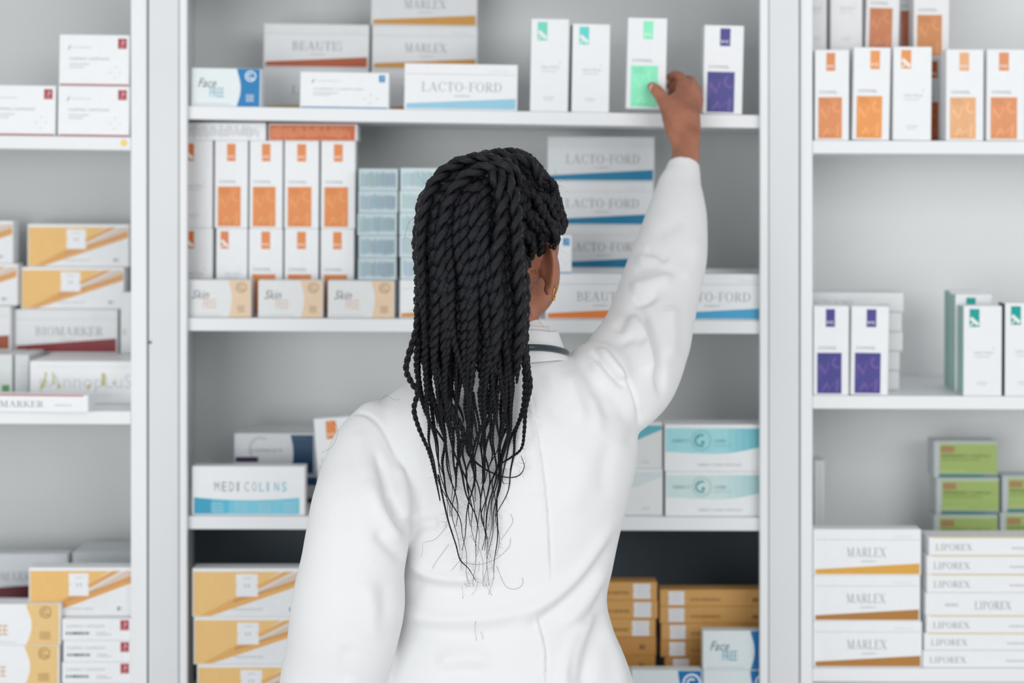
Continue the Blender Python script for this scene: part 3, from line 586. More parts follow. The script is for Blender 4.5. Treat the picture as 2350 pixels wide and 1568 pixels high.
# ================================================================ PERSON
from mathutils.bvhtree import BVHTree
from mathutils import noise as mnoise
def crom(pts, n):
    """Catmull-Rom through rows of numbers, n samples"""
    p = np.array(pts, float); m = len(p)
    q = np.vstack([2*p[0]-p[1], p, 2*p[-1]-p[-2]]); out = []
    for t in np.linspace(0, m-1, n):
        i = min(int(t), m-2); f = t-i; a, b, c, d = q[i], q[i+1], q[i+2], q[i+3]
        out.append(.5*((2*b)+(-a+c)*f+(2*a-5*b+4*c-d)*f*f+(-a+3*b-3*c+d)*f**3))
    return np.array(out)
class Soup:
    def __init__(s): s.v = []; s.f = []
    def loft(s, rings, cap=True):
        n = len(rings[0]); b = len(s.v)
        for r in rings: s.v.extend([tuple(p) for p in r])
        for i in range(len(rings)-1):
            for j in range(n):
                k = (j+1) % n; s.f.append((b+i*n+j, b+i*n+k, b+(i+1)*n+k, b+(i+1)*n+j))
        if cap:
            s.f.append(tuple(b+j for j in range(n))[::-1]); s.f.append(tuple(b+(len(rings)-1)*n+j for j in range(n)))
    def tube(s, rows, n=24, res=None, U=None, expo=2.0, flat=False, opened=False):
        """rows: x y z a b ; a = half width across the picture, b = half depth; rounded ends"""
        res = res or (len(rows)-1)*6+1
        R_ = crom(rows, res); C = R_[:, :3]
        T = np.gradient(C, axis=0); T /= np.linalg.norm(T, axis=1)[:, None]
        if flat: T = np.tile((0, 0, -1. if C[0, 2] > C[-1, 2] else 1.), (len(C), 1))      # level sections
        rings = []; pre = []; post = []
        def ring(c, t, a, b):
            u = np.array(U if U is not None else (-t[2], 0, t[0]), float)          # in the picture plane, across the tube
            if np.linalg.norm(u) < 1e-3: u = np.array((1., 0, 0))
            u = u-np.dot(u, t)*t; u /= np.linalg.norm(u); v = np.cross(t, u)
            th = np.linspace(0, 2*math.pi, n, endpoint=False)
            cs = np.sign(np.cos(th))*np.abs(np.cos(th))**(2/expo); sn = np.sign(np.sin(th))*np.abs(np.sin(th))**(2/expo)
            return c+np.outer(cs*a, u)+np.outer(sn*b, v)
        for k in (75, 55, 30):
            c_, s_ = math.cos(math.radians(k)), math.sin(math.radians(k))
            r0 = min(R_[0, 3], R_[0, 4]); r1 = min(R_[-1, 3], R_[-1, 4])
            pre.append(ring(C[0]-T[0]*r0*s_, T[0], R_[0, 3]*c_, R_[0, 4]*c_)); post.append(ring(C[-1]+T[-1]*r1*s_, T[-1], R_[-1, 3]*c_, R_[-1, 4]*c_))
        if opened: post = []
        rings = pre+[ring(C[i], T[i], R_[i, 3], R_[i, 4]) for i in range(len(C))]+post[::-1]
        s.loft(rings)
    def cap(s, pts, r, n=14):
        rows = [(*p, a, a) for p, a in zip(pts, r)]; s.tube(rows, n, (len(rows)-1)*4+1)
    def ell(s, c, rad, axes=None, n=20):
        A = np.eye(3) if axes is None else np.array(axes, float)
        rings = []
        for i in range(1, n):
            ph = math.pi*i/n-math.pi/2; th = np.linspace(0, 2*math.pi, n*2, endpoint=False)
            L = np.stack([np.cos(th)*math.cos(ph)*rad[0], np.sin(th)*math.cos(ph)*rad[1], np.full_like(th, math.sin(ph)*rad[2])], 1)
            rings.append(np.array(c)+L@A)
        s.loft(rings)
def remesh(soup, vox, smooth=4, lam=.5):
    me = bpy.data.meshes.new('tmp'); me.from_pydata(soup.v, [], soup.f); me.update()
    o = bpy.data.objects.new('tmp', me); COL.objects.link(o)
    md = o.modifiers.new('r', 'REMESH'); md.mode = 'VOXEL'; md.voxel_size = vox
    m2 = bpy.data.meshes.new_from_object(o.evaluated_get(bpy.context.evaluated_depsgraph_get()))
    bpy.data.objects.remove(o)
    V = np.empty(len(m2.vertices)*3); m2.vertices.foreach_get('co', V); V = V.reshape(-1, 3)
    E = np.empty(len(m2.edges)*2, int); m2.edges.foreach_get('vertices', E); E = E.reshape(-1, 2)
    deg = np.bincount(E.ravel(), minlength=len(V)).astype(float)[:, None]
    def lap(X):
        S = np.zeros_like(X)
        for k in range(3):
            S[:, k] = np.bincount(E[:, 0], X[E[:, 1], k], len(X))+np.bincount(E[:, 1], X[E[:, 0], k], len(X))
        return S/deg-X
    for _ in range(smooth): V = V+lam*lap(V)
    return m2, V, E, lap
def setv(me, V): me.vertices.foreach_set('co', V.ravel()); me.update()
def normals(me, V):
    setv(me, V); N = np.empty(len(V)*3); me.vertices.foreach_get('normal', N); return N.reshape(-1, 3)
def W3(px, py, Y): return np.array(P(px, py, Y))
def proj(V): return CX+V[:, 0]*F/V[:, 1], HY-(V[:, 2]-ZC)*F/V[:, 1]
def finish(name, me, m, parent):
    me.materials.clear(); me.materials.append(m); me.polygons.foreach_set('use_smooth', [True]*len(me.polygons)); me.name = name
    o = bpy.data.objects.new(name, me); COL.objects.link(o); o.parent = parent; return o
def base_mat(name, rough=.5, spec=.3):
    m = bpy.data.materials.new(name); m.use_nodes = True; nt = m.node_tree; b = nt.nodes['Principled BSDF']
    b.inputs['Roughness'].default_value = rough; b.inputs['Specular IOR Level'].default_value = spec
    return m, nt, b
person = empty('person', (0, 0, 0)); PX0 = W3(1175, 430, 2.42)
tag(person, 'person seen from behind in white lab coat, long black twists, right arm raised', 'person')
# ---- materials
skin, nt, b = base_mat('skin', .47, .35)
tc = nt.nodes.new('ShaderNodeTexCoord'); nz = nt.nodes.new('ShaderNodeTexNoise'); nz.inputs['Scale'].default_value = 22; nz.inputs['Detail'].default_value = 6
rp = nt.nodes.new('ShaderNodeValToRGB'); rp.color_ramp.elements[0].position = .35; rp.color_ramp.elements[1].position = .68
rp.color_ramp.elements[0].color = (*lin((148, 95, 74)), 1); rp.color_ramp.elements[1].color = (*lin((180, 120, 94)), 1)
n2 = nt.nodes.new('ShaderNodeTexNoise'); n2.inputs['Scale'].default_value = 420; bp = nt.nodes.new('ShaderNodeBump'); bp.inputs['Strength'].default_value = .12; bp.inputs['Distance'].default_value = .001
nt.links.new(tc.outputs['Object'], nz.inputs['Vector']); nt.links.new(tc.outputs['Object'], n2.inputs['Vector']); nt.links.new(nz.outputs[0], rp.inputs[0]); nt.links.new(rp.outputs[0], b.inputs['Base Color'])
nt.links.new(n2.outputs[0], bp.inputs['Height']); nt.links.new(bp.outputs[0], b.inputs['Normal'])
b.inputs['Subsurface Weight'].default_value = .08; b.inputs['Subsurface Radius'].default_value = (.01, .004, .002); b.inputs['Subsurface Scale'].default_value = .5
cloth, nt, b = base_mat('white_cotton', .82, .15)
tc = nt.nodes.new('ShaderNodeTexCoord')
b.inputs['Base Color'].default_value = (*lin((229, 230, 231)), 1); b.inputs['Sheen Weight'].default_value = .15
wv = nt.nodes.new('ShaderNodeTexWave'); wv.inputs['Scale'].default_value = 260; wv.bands_direction = 'X'; wv.inputs['Distortion'].default_value = 1.5
wz = nt.nodes.new('ShaderNodeTexWave'); wz.inputs['Scale'].default_value = 260; wz.bands_direction = 'Z'; wz.inputs['Distortion'].default_value = 1.5
ad = nt.nodes.new('ShaderNodeMath'); ad.operation = 'ADD'; bp = nt.nodes.new('ShaderNodeBump'); bp.inputs['Strength'].default_value = .12; bp.inputs['Distance'].default_value = .0006
for w_, k in ((wv, 0), (wz, 1)): nt.links.new(tc.outputs['Object'], w_.inputs['Vector']); nt.links.new(w_.outputs[0], ad.inputs[k])
nt.links.new(ad.outputs[0], bp.inputs['Height']); nt.links.new(bp.outputs[0], b.inputs['Normal'])
def hair_mat(name, c0, c1, rough):
    m, nt, b = base_mat(name, rough, .34)
    uv = nt.nodes.new('ShaderNodeUVMap'); mp = nt.nodes.new('ShaderNodeMapping'); mp.inputs['Scale'].default_value = (90, 7, 1)
    nz = nt.nodes.new('ShaderNodeTexNoise'); nz.inputs['Scale'].default_value = 1; nz.inputs['Detail'].default_value = 4
    rp = nt.nodes.new('ShaderNodeValToRGB'); rp.color_ramp.elements[0].position = .32; rp.color_ramp.elements[1].position = .74
    rp.color_ramp.elements[0].color = (*lin(c0), 1); rp.color_ramp.elements[1].color = (*lin(c1), 1)
    bp = nt.nodes.new('ShaderNodeBump'); bp.inputs['Strength'].default_value = .7; bp.inputs['Distance'].default_value = .0012
    nt.links.new(uv.outputs[0], mp.inputs[0]); nt.links.new(mp.outputs[0], nz.inputs['Vector']); nt.links.new(nz.outputs[0], rp.inputs[0]); nt.links.new(rp.outputs[0], b.inputs['Base Color'])
    nt.links.new(nz.outputs[0], bp.inputs['Height']); nt.links.new(bp.outputs[0], b.inputs['Normal']); return m
HAIR = hair_mat('black_twisted_hair', (4, 5, 8), (31, 32, 41), .40)
FLY = mat((30, 33, 40), .5, .1, name='loose_hair')
# ---- body: one continuous surface
yaw = math.radians(35)
HC = W3(1160, 548, 2.40)
FV = np.array((math.sin(yaw), math.cos(yaw), 0)); SV = np.array((math.cos(yaw), -math.sin(yaw), 0)); UV_ = np.array((0, 0, 1.))
AX = np.stack([SV, FV, UV_])                                           # rows: side, front, up
def HL(s, f, u): return HC+SV*s+FV*f+UV_*u
B = Soup()
B.ell(HC, (.0765, .096, .112), AX, 24)
B.ell(HL(0, .030, -.055), (.0645, .074, .078), AX, 18)                  # cheeks and jaw
B.ell(HL(0, .058, -.098), (.026, .026, .022), AX, 12)                  # chin
B.ell(HL(0, .092, -.030), (.012, .020, .022), AX, 10); B.ell(HL(0, .104, -.040), (.015, .010, .009), AX, 10)   # nose
B.ell(HL(0, .084, -.068), (.023, .010, .006), AX, 10); B.ell(HL(0, .082, -.077), (.020, .010, .006), AX, 10)   # lips
B.ell(HL(0, .080, .012), (.045, .014, .010), AX, 10)                   # brow
for sg in (1, -1):                                                     # ears: shell, rim, lobe
    e0 = HL(.0765*sg, -.004, -.043)
    d = SV*sg*.84-FV*.54; d /= np.linalg.norm(d); nrm = np.cross(d, UV_); k = 1.0
    B.ell(e0+d*.010, (.0195, .0042, .030), np.stack([d, nrm, UV_]), 14)
    rim = []
    for i in range(15):
        a = math.radians(-70+i*15.5); rim.append((*(e0+d*(.006+.0215*math.cos(a))+UV_*(.032*math.sin(a)+.004)+SV*sg*.0015), .0040, .0046))
    B.tube(rim, 8, 40, U=nrm)
    B.ell(e0+d*.007-UV_*.031, (.0088, .0050, .011), np.stack([d, nrm, UV_]), 10)
    B.ell(e0+d*.002+SV*sg*.0, (.010, .010, .020), np.stack([d, nrm, UV_]), 10)
B.cap([W3(1140, 640, 2.405), W3(1150, 720, 2.405), W3(1158, 790, 2.41), W3(1165, 850, 2.42)], [.058, .057, .058, .068], 24)
B.tube([(*W3(1166, 850, 2.42), .06, .05), (*W3(1160, 930, 2.42), .12, .08), (*W3(1165, 1030, 2.42), .14, .09), (*W3(1160, 1300, 2.42), .12, .085), (*W3(1155, 1500, 2.42), .14, .10), (*W3(1155, 1640, 2.42), .14, .10)], 24)
sh_r = W3(1400, 905, 2.45); el_r = W3(1497, 712, 2.60); wr_r = W3(1574, 352, 2.805)
B.cap([W3(1300, 930, 2.42), sh_r, W3(1450, 840, 2.50), el_r, W3(1545, 545, 2.70), wr_r], [.05, .040, .038, .038, .034, .024])
sh_l = W3(880, 1040, 2.41); el_l = W3(806, 1350, 2.315); wr_l = W3(735, 1760, 2.40)
B.cap([W3(1000, 970, 2.42), sh_l, (sh_l+el_l)/2, el_l, (el_l+wr_l)/2, wr_l], [.05, .04, .042, .042, .036, .025])
# right hand: palm, four curled fingers, thumb on the box face
w0 = wr_r
def fing(pts, r): B.cap([W3(*p) for p in pts], r, 12)
B.tube([(*W3(1574, 365, 2.80), .0250, .019), (*W3(1573, 330, 2.812), .0262, .018), (*W3(1567, 292, 2.828), .0335, .017), (*W3(1563, 255, 2.846), .0350, .016), (*W3(1574, 228, 2.862), .0265, .0135)], 20)
fing([(1562, 240, 2.850), (1563, 206, 2.868), (1567, 184, 2.888), (1551, 172, 2.910), (1536, 177, 2.926)], [.0115, .0112, .0100, .0088, .0076])
fing([(1576, 244, 2.856), (1585, 208, 2.880), (1586, 186, 2.912), (1559, 188, 2.934), (1538, 197, 2.936)], [.0115, .0115, .0104, .0096, .0084])
fing([(1586, 252, 2.858), (1597, 222, 2.882), (1597, 204, 2.914), (1568, 210, 2.930), (1541, 216, 2.932)], [.0110, .0108, .0100, .0092, .0082])
fing([(1590, 266, 2.856), (1602, 240, 2.876), (1601, 226, 2.902), (1576, 229, 2.916), (1548, 234, 2.922)], [.0102, .0098, .0088, .0078, .0070])
fing([(1560, 300, 2.822), (1539, 262, 2.838), (1522, 230, 2.856), (1508, 210, 2.872), (1497, 199, 2.882)], [.0185, .0165, .0128, .0118, .0098])
# left hand hanging beside the hip
B.tube([(*(wr_l), .024, .016), (*(wr_l+np.array((-.01, .01, -.05))), .026, .018), (*(wr_l+np.array((-.012, .015, -.09))), .022, .02)], 16)
for k in range(4):
    o_ = wr_l+np.array((-.012+.002*k, -.018+.014*k, -.088))
    B.cap([o_, o_+np.array((-.002, .002, -.035)), o_+np.array((.008, .004, -.058+.004*abs(k-1))), o_+np.array((.02, .004, -.072+.005*abs(k-1)))], [.0095, .0088, .008, .007], 10)
B.cap([wr_l+np.array((0, .015, -.02)), wr_l+np.array((.008, .035, -.05)), wr_l+np.array((.012, .04, -.078))], [.014, .011, .0085], 10)
# legs
for sg in (-1, 1):
    x = W3(1155, 1568, 2.42)[0]+sg*.085
    B.cap([(x, 2.42, .86), (x+sg*.005, 2.41, .65), (x+sg*.008, 2.42, .47), (x+sg*.008, 2.44, .28), (x+sg*.008, 2.44, .10)], [.088, .070, .052, .048, .036], 16)
    B.tube([(x+sg*.01, 2.42, .05, .032, .035), (x+sg*.012, 2.47, .045, .038, .032), (x+sg*.015, 2.55, .032, .042, .02), (x+sg*.015, 2.60, .026, .035, .014)], 14, U=(1, 0, 0))
me, V, E, lap = remesh(B, .0028, 5)
setv(me, V); bvh_body = BVHTree.FromPolygons([tuple(v) for v in V], [tuple(p.vertices) for p in me.polygons])
body = finish('body', me, skin, person)
# eyes, nail
for sg in (1, -1):
    bm = bmesh.new(); bmesh.ops.create_uvsphere(bm, u_segments=16, v_segments=10, radius=.0115); bmesh.ops.translate(bm, verts=bm.verts, vec=HL(.031*sg, .078, -.008)); bm_obj('eye', bm, mat((232, 230, 226), .2, .02, name='eye_white'), person, True)
def patch(name, c, n, up, a, bb, m, parent, th=.0012):
    n = Vector(n).normalized(); up = Vector(up); up = (up-n*up.dot(n)).normalized(); sd = up.cross(n)
    bm = bmesh.new(); bmesh.ops.create_uvsphere(bm, u_segments=20, v_segments=12, radius=1)
    for v in bm.verts: v.co = Vector(c)+sd*v.co.x*a+up*v.co.y*bb*(1.0 if abs(v.co.y) < .7 else .93)+n*v.co.z*th
    return bm_obj(name, bm, m, parent, True)
th_c = W3(1498.5, 203, 2.8715)
patch('thumbnail', th_c, (.10, -1, -.02), (-.42, 0, 1), .0066, .0085, mat((214, 172, 156), .28, .04, name='fingernail'), person)
# ---- lab coat
Ct = Soup()
def trow(py, xl, xr, Y, hd): return (*W3((xl+xr)/2, py, Y), (xr-xl)/2*Y/F, hd)
Ct.tube([trow(790, 1095, 1262, 2.405, .062), trow(812, 1062, 1290, 2.41, .080), trow(840, 1015, 1345, 2.415, .094), trow(870, 958, 1395, 2.42, .104), trow(900, 902, 1420, 2.42, .110), trow(940, 862, 1440, 2.42, .120), trow(1000, 860, 1462, 2.42, .127),
    trow(1060, 880, 1460, 2.42, .128), trow(1120, 896, 1447, 2.42, .126), trow(1200, 906, 1429, 2.42, .124), trow(1290, 908, 1409, 2.42, .120), trow(1370, 904, 1394, 2.42, .120), trow(1440, 892, 1405, 2.42, .124),
    trow(1500, 868, 1431, 2.42, .130), trow(1568, 855, 1455, 2.42, .138), trow(1700, 834, 1490, 2.42, .150), trow(1900, 812, 1520, 2.42, .160), trow(2150, 800, 1535, 2.42, .168)], 64, 140, U=(1, 0, 0), expo=2.25, flat=True)
def srow(cx, cy, hw, Y, k=.85): return (*W3(cx, cy, Y), hw*Y/F, hw*Y/F*k)
Ct.tube([srow(882, 1005, 96, 2.40, .9), srow(858, 1048, 106, 2.385), srow(841, 1100, 109, 2.362), srow(830, 1160, 115, 2.338), srow(821, 1230, 119, 2.322), srow(809, 1300, 119, 2.314), srow(801, 1370, 129, 2.312), srow(791, 1440, 129, 2.318), srow(776, 1510, 123, 2.330), srow(761, 1568, 119, 2.342), srow(735, 1680, 104, 2.37), srow(722, 1745, 82, 2.395)], 40, 80)
Ct.tube([srow(1340, 950, 100, 2.42, .9), srow(1400, 905, 112, 2.43, .8), srow(1445, 850, 118, 2.47, .75), srow(1478, 785, 107, 2.53, .78), srow(1500, 710, 98, 2.59, .8), srow(1523, 637, 92, 2.645, .82), srow(1543, 560, 82, 2.69, .85), srow(1554, 490, 70, 2.73, .85), srow(1559, 430, 53, 2.765, .85), srow(1566, 402, 43, 2.782, .95), srow(1569, 372, 36.5, 2.793, 1)], 40, 90, opened=True)
Ct.ell(W3(1378, 862, 2.43), (.060, .070, .054), None, 16)
me, V, E, lap = remesh(Ct, .0030, 20)
# folds: each a stroke on the cloth with its own width (m) and height (m); +ridge, -valley
FO = [
 ([(1463, 700), (1487, 738), (1504, 790), (1513, 850), (1516, 905)], .0065, -.0085), ([(1425, 715), (1468, 758), (1488, 815), (1494, 870)], .010, .0060),
 ([(1535, 700), (1540, 760), (1536, 830)], .012, .0040),
 ([(1444, 662), (1490, 652), (1545, 636)], .0095, .0045), ([(1450, 690), (1482, 690), (1510, 672)], .0070, -.0055), ([(1462, 700), (1440, 728), (1410, 762)], .009, -.0035),
 ([(1478, 575), (1508, 583), (1532, 602)], .008, -.0035), ([(1455, 600), (1500, 598), (1530, 620)], .009, .0030), ([(1500, 540), (1540, 520), (1572, 500)], .012, -.0025), ([(1560, 640), (1590, 600), (1600, 540)], .012, .0022),
 ([(1455, 625), (1500, 612), (1560, 628)], .008, -.0022), ([(1420, 790), (1455, 775), (1480, 790)], .008, -.003),
 ([(1350, 782), (1392, 800), (1424, 838), (1448, 890), (1466, 950), (1473, 1020)], .0028, -.0020), ([(1357, 803), (1385, 834), (1412, 866), (1437, 888)], .0055, -.0065), ([(1372, 795), (1405, 835), (1440, 872)], .008, .0035),
 ([(1336, 812), (1352, 860), (1382, 925), (1402, 960)], .010, -.0028), ([(1300, 850), (1318, 910), (1345, 975)], .012, .0030), ([(1362, 900), (1372, 950), (1372, 1000)], .010, .0022),
 ([(1238, 845), (1252, 900), (1290, 980)], .012, -.0022), ([(1480, 930), (1460, 985), (1440, 1030)], .011, -.0022),
 ([(800, 948), (838, 950), (868, 972), (892, 1010), (908, 1050)], .0030, -.0022),
 ([(862, 1035), (880, 1095), (893, 1150), (912, 1192), (934, 1222)], .0065, -.0060), ([(905, 1060), (922, 1105), (931, 1160), (930, 1200)], .009, .0045), ([(902, 1140), (902, 1165), (918, 1192)], .0060, -.0035),
 ([(845, 1095), (868, 1160), (898, 1210), (920, 1245)], .011, .0035), ([(860, 1215), (895, 1255), (930, 1290)], .010, -.0035), ([(835, 1330), (858, 1400), (862, 1470)], .014, .0030), ([(790, 1080), (800, 1200), (820, 1300)], .018, -.0018),
 ([(800, 1480), (790, 1530), (800, 1568)], .012, -.002), ([(885, 1330), (880, 1400), (862, 1460)], .012, -.0018), ([(822, 985), (830, 1040), (850, 1100)], .012, .0014),
 ([(1214, 905), (1228, 985), (1243, 1080), (1253, 1180), (1257, 1260), (1262, 1336)], .0024, .0024), ([(1219, 905), (1233, 985), (1248, 1080), (1258, 1180), (1262, 1260), (1266, 1336)], .0022, -.0022),
 ([(1228, 1408), (1238, 1450), (1248, 1500), (1248, 1580)], .0024, .0024), ([(1233, 1408), (1243, 1450), (1253, 1500), (1253, 1580)], .0022, -.0020),
 ([(930, 1232), (968, 1206), (1010, 1200)], .009, -.0040), ([(935, 1285), (985, 1318), (1050, 1328), (1140, 1322)], .010, .0045), ([(935, 1330), (985, 1350), (1060, 1358), (1180, 1345)], .013, -.0040),
 ([(915, 1400), (980, 1418), (1080, 1420), (1200, 1398), (1310, 1330)], .012, .0040), ([(905, 1440), (990, 1455), (1100, 1460), (1200, 1440)], .014, -.0032), ([(1000, 1522), (1060, 1508), (1130, 1515)], .012, .0032), ([(1010, 1552), (1070, 1542), (1140, 1550)], .010, -.0022),
 ([(1205, 1452), (1290, 1390), (1360, 1320), (1418, 1225)], .011, -.0045), ([(1190, 1425), (1280, 1365), (1350, 1290), (1415, 1190)], .010, .0035), ([(1290, 1440), (1350, 1372), (1395, 1290)], .010, .0040), ([(1330, 1440), (1368, 1395), (1396, 1345)], .007, -.0035),
 ([(1394, 1385), (1372, 1450), (1350, 1520), (1335, 1600)], .011, -.0060), ([(1386, 1380), (1400, 1450), (1418, 1520), (1432, 1600)], .011, .0040), ([(1370, 1395), (1325, 1470), (1300, 1540), (1290, 1610)], .012, .0042), ([(1340, 1440), (1315, 1500), (1308, 1568)], .008, -.0025),
 ([(1180, 1130), (1230, 1126), (1250, 1128)], .006, .0008), ([(1060, 905), (1050, 1000), (1080, 1120)], .025, .0030), ([(1000, 960), (985, 1080), (965, 1180)], .018, -.0035), ([(1350, 1030), (1330, 1110), (1300, 1180)], .02, .0022), ([(1405, 1010), (1385, 1080), (1390, 1150)], .013, -.002),
]
N = normals(me, V); px, py = proj(V); disp = np.zeros(len(V)); face = np.clip((-N[:, 1]-.05)/.35, 0, 1)
for pts, wd, am in FO:
    pl = crom(pts, max(8, len(pts)*5)); wpx = wd*F/2.35
    lo = pl.min(0)-wpx*3; hi = pl.max(0)+wpx*3
    k = np.where((px > lo[0]) & (px < hi[0]) & (py > lo[1]) & (py < hi[1]) & (face > 0))[0]
    if not len(k): continue
    q = np.stack([px[k], py[k]], 1); best = np.full(len(k), 1e9); tt = np.zeros(len(k)); m = len(pl)-1
    for i in range(m):
        a = pl[i]; d = pl[i+1]-a; t = np.clip(((q-a)@d)/(d@d), 0, 1); dd = np.linalg.norm(q-a-t[:, None]*d, axis=1)
        c = dd < best; best[c] = dd[c]; tt[c] = (i+t[c])/m
    disp[k] += 1.7*am*np.exp(-(best/wpx)**2)*np.clip(np.minimum(tt, 1-tt)*5+.12, 0, 1)*face[k]
for i in range(len(V)):
    v = Vector(V[i]); disp[i] += .0022*mnoise.noise(v*9)+.0007*mnoise.noise(v*26+Vector((3, 1, 7)))
V = V+N*disp[:, None]
for _ in range(1): V = V+.35*lap(V)
setv(me, V); coat = finish('lab_coat', me, cloth, person)
bvh_coat = BVHTree.FromPolygons([tuple(v) for v in V], [tuple(p.vertices) for p in me.polygons])
# cuff hem on the raised sleeve, collar, knitted top under it
def sweep_ring(name, prof, m, parent, cxyz, tilt=0, n=96, gap=0, lean=0):
    """prof rows: (radius across, radius deep, height); closed ring of revolution round the neck"""
    vs = []; fs = []; k = len(prof)
    for i in range(n):
        a = 2*math.pi*i/n
        for (ra_, rb_, h) in prof:
            x = ra_*math.cos(a); y = rb_*math.sin(a); vs.append((cxyz[0]+x, cxyz[1]+y, cxyz[2]+h+tilt*x+lean*y+.0012*math.sin(5*a+h*60)))
    for i in range(n):
        for j in range(k):
            i2 = (i+1) % n; j2 = (j+1) % k; fs.append((i*k+j, i2*k+j, i2*k+j2, i*k+j2))
    return mesh_obj(name, vs, fs, m, parent, smooth=True)
cc = W3(1178, 795, 2.405)
sweep_ring('collar', [(.064, .068, -.012), (.063, .066, .006), (.0645, .067, .019), (.0665, .069, .0225), (.069, .0715, .020), (.074, .0765, .006), (.080, .082, -.008), (.0855, .088, -.0225), (.0862, .0885, -.0245), (.0838, .086, -.0250), (.078, .080, -.012), (.070, .0725, .004), (.066, .070, -.012)], cloth, coat, cc, tilt=.02, lean=-.12)
sweep_ring('knitted_top', [(.0575, .060, -.01), (.0575, .060, .0255), (.0592, .0618, .0275), (.0608, .0632, .0255), (.0608, .063, -.01)], mat((226, 226, 224), .9, .12, scale=900, name='white_knit'), person, W3(1170, 795, 2.405), tilt=.03, lean=-.16)
# trousers and shoes below the frame
Tr = Soup()
for sg in (-1, 1):
    x = W3(1155, 1568, 2.42)[0]+sg*.085
    Tr.cap([(x, 2.42, .88), (x+sg*.005, 2.415, .65), (x+sg*.008, 2.42, .47), (x+sg*.008, 2.44, .28), (x+sg*.008, 2.44, .09)], [.10, .084, .068, .064, .058], 20)
me, V, E, lap = remesh(Tr, .008, 3); setv(me, V); finish('trousers', me, mat((40, 44, 56), .8, .08, name='dark_trousers'), person)
for sg in (-1, 1):
    S = Soup(); x = W3(1155, 1568, 2.42)[0]+sg*.098
    S.tube([(x, 2.405, .052, .036, .044), (x, 2.46, .050, .042, .046), (x+sg*.003, 2.54, .036, .047, .032), (x+sg*.003, 2.615, .028, .040, .024)], 20, U=(1, 0, 0))
    me, V, E, lap = remesh(S, .006, 3); V[:, 2] = np.maximum(V[:, 2], .001); setv(me, V); finish('shoe', me, mat((232, 232, 230), .6, .03, name='white_shoe'), person)
# earring: small gold hoop with a bead
def tube_mesh(pts, rad, n=8, closed=False):
    p = np.array(pts, float); r = np.full(len(p), rad) if np.isscalar(rad) else np.array(rad)
    T = np.gradient(p, axis=0); T /= np.linalg.norm(T, axis=1)[:, None]+1e-12
    u = np.cross(T[0], (0.3, .9, .1)); u /= np.linalg.norm(u); vs = []; fs = []
    th = np.linspace(0, 2*math.pi, n, endpoint=False)
    for i in range(len(p)):
        u = u-np.dot(u, T[i])*T[i]; u /= np.linalg.norm(u)+1e-12; v = np.cross(T[i], u)
        vs.append(p[i]+r[i]*(np.outer(np.cos(th), u)+np.outer(np.sin(th), v)))
    vs = np.vstack(vs)
    for i in range(len(p)-1):
        for j in range(n): fs.append((i*n+j, i*n+(j+1) % n, (i+1)*n+(j+1) % n, (i+1)*n+j))
    fs.append(tuple(range(n))[::-1]); fs.append(tuple((len(p)-1)*n+j for j in range(n)))
    return vs, fs
gold, nt, b = base_mat('gold', .22, .5); b.inputs['Metallic'].default_value = 1; b.inputs['Base Color'].default_value = (*lin((212, 160, 84)), 1)
ec = W3(1273, 671, 2.352); hp = [ec+np.array((.0022*math.sin(a)+.002*math.cos(a), .006*math.sin(a), .0105*math.cos(a))) for a in np.linspace(0, 2*math.pi, 40)]
vs, fs = tube_mesh(hp, .0011, 10); er = mesh_obj('earring', vs, fs, gold, person, smooth=True)
bm = bmesh.new(); bmesh.ops.create_uvsphere(bm, u_segments=14, v_segments=10, radius=.0026); bmesh.ops.translate(bm, verts=bm.verts, vec=ec+np.array((-.0015, -.002, -.0098))); bm_obj('bead', bm, gold, er, True)
# ---- stethoscope worn round the neck
st = empty('stethoscope', tuple(cc)); tag(st, 'dark green stethoscope tubing looped behind the neck over the white collar', 'stethoscope')
inv = -Vector(tuple(cc))
rub = mat((30, 52, 58), .18, .06, spec=.6, name='dark_green_rubber')
ctr = W3(1181, 801, 2.405); sp = []
for a in np.linspace(math.radians(200), math.radians(-20), 40):
    ca, sa = math.cos(a), math.sin(a); sp.append((ctr[0]+.079*ca, ctr[1]-.084*sa, ctr[2]+.004*ca+(.010 if sa > 0 else 0)*sa-.010*abs(ca)**3))
right = [(sp[-1][0]-.002, 2.475, sp[-1][2]-.004), (sp[-1][0]-.010, 2.545, sp[-1][2]-.05), (.045, 2.580, 1.20), (.03, 2.585, 1.02)]
left = [(-.02, 2.585, 1.10), (-.035, 2.580, 1.20), (sp[0][0]+.010, 2.545, sp[0][2]-.05), (sp[0][0]+.003, 2.475, sp[0][2]-.004)]
path = crom(left+sp[::3]+right, 180); vs, fs = tube_mesh(path, .0050, 12)
o = mesh_obj('tubing', vs, fs, rub, st, smooth=True); o.location = inv
bm = bmesh.new(); bmesh.ops.create_cone(bm, cap_ends=True, segments=28, radius1=.022, radius2=.018, depth=.010); bmesh.ops.rotate(bm, verts=bm.verts, matrix=Matrix.Rotation(math.pi/2, 3, 'X'), cent=(0, 0, 0)); bmesh.ops.translate(bm, verts=bm.verts, vec=(.03, 2.590, 1.0))
o = bm_obj('chest_piece', bm, mat((190, 192, 196), .2, .02, name='steel'), st); o.location = inv
for sg in (-1, 1):
    vs, fs = tube_mesh(crom([(-.02, 2.585, 1.10), (-.02+sg*.03, 2.588, 1.05), (-.02+sg*.035, 2.59, .99), (-.02+sg*.02, 2.59, .95)], 30), .0028, 8)
    o = mesh_obj('ear_tube', vs, fs, MATS[[k for k in MATS if k[3] == 'steel'][0]], st, smooth=True); o.location = inv
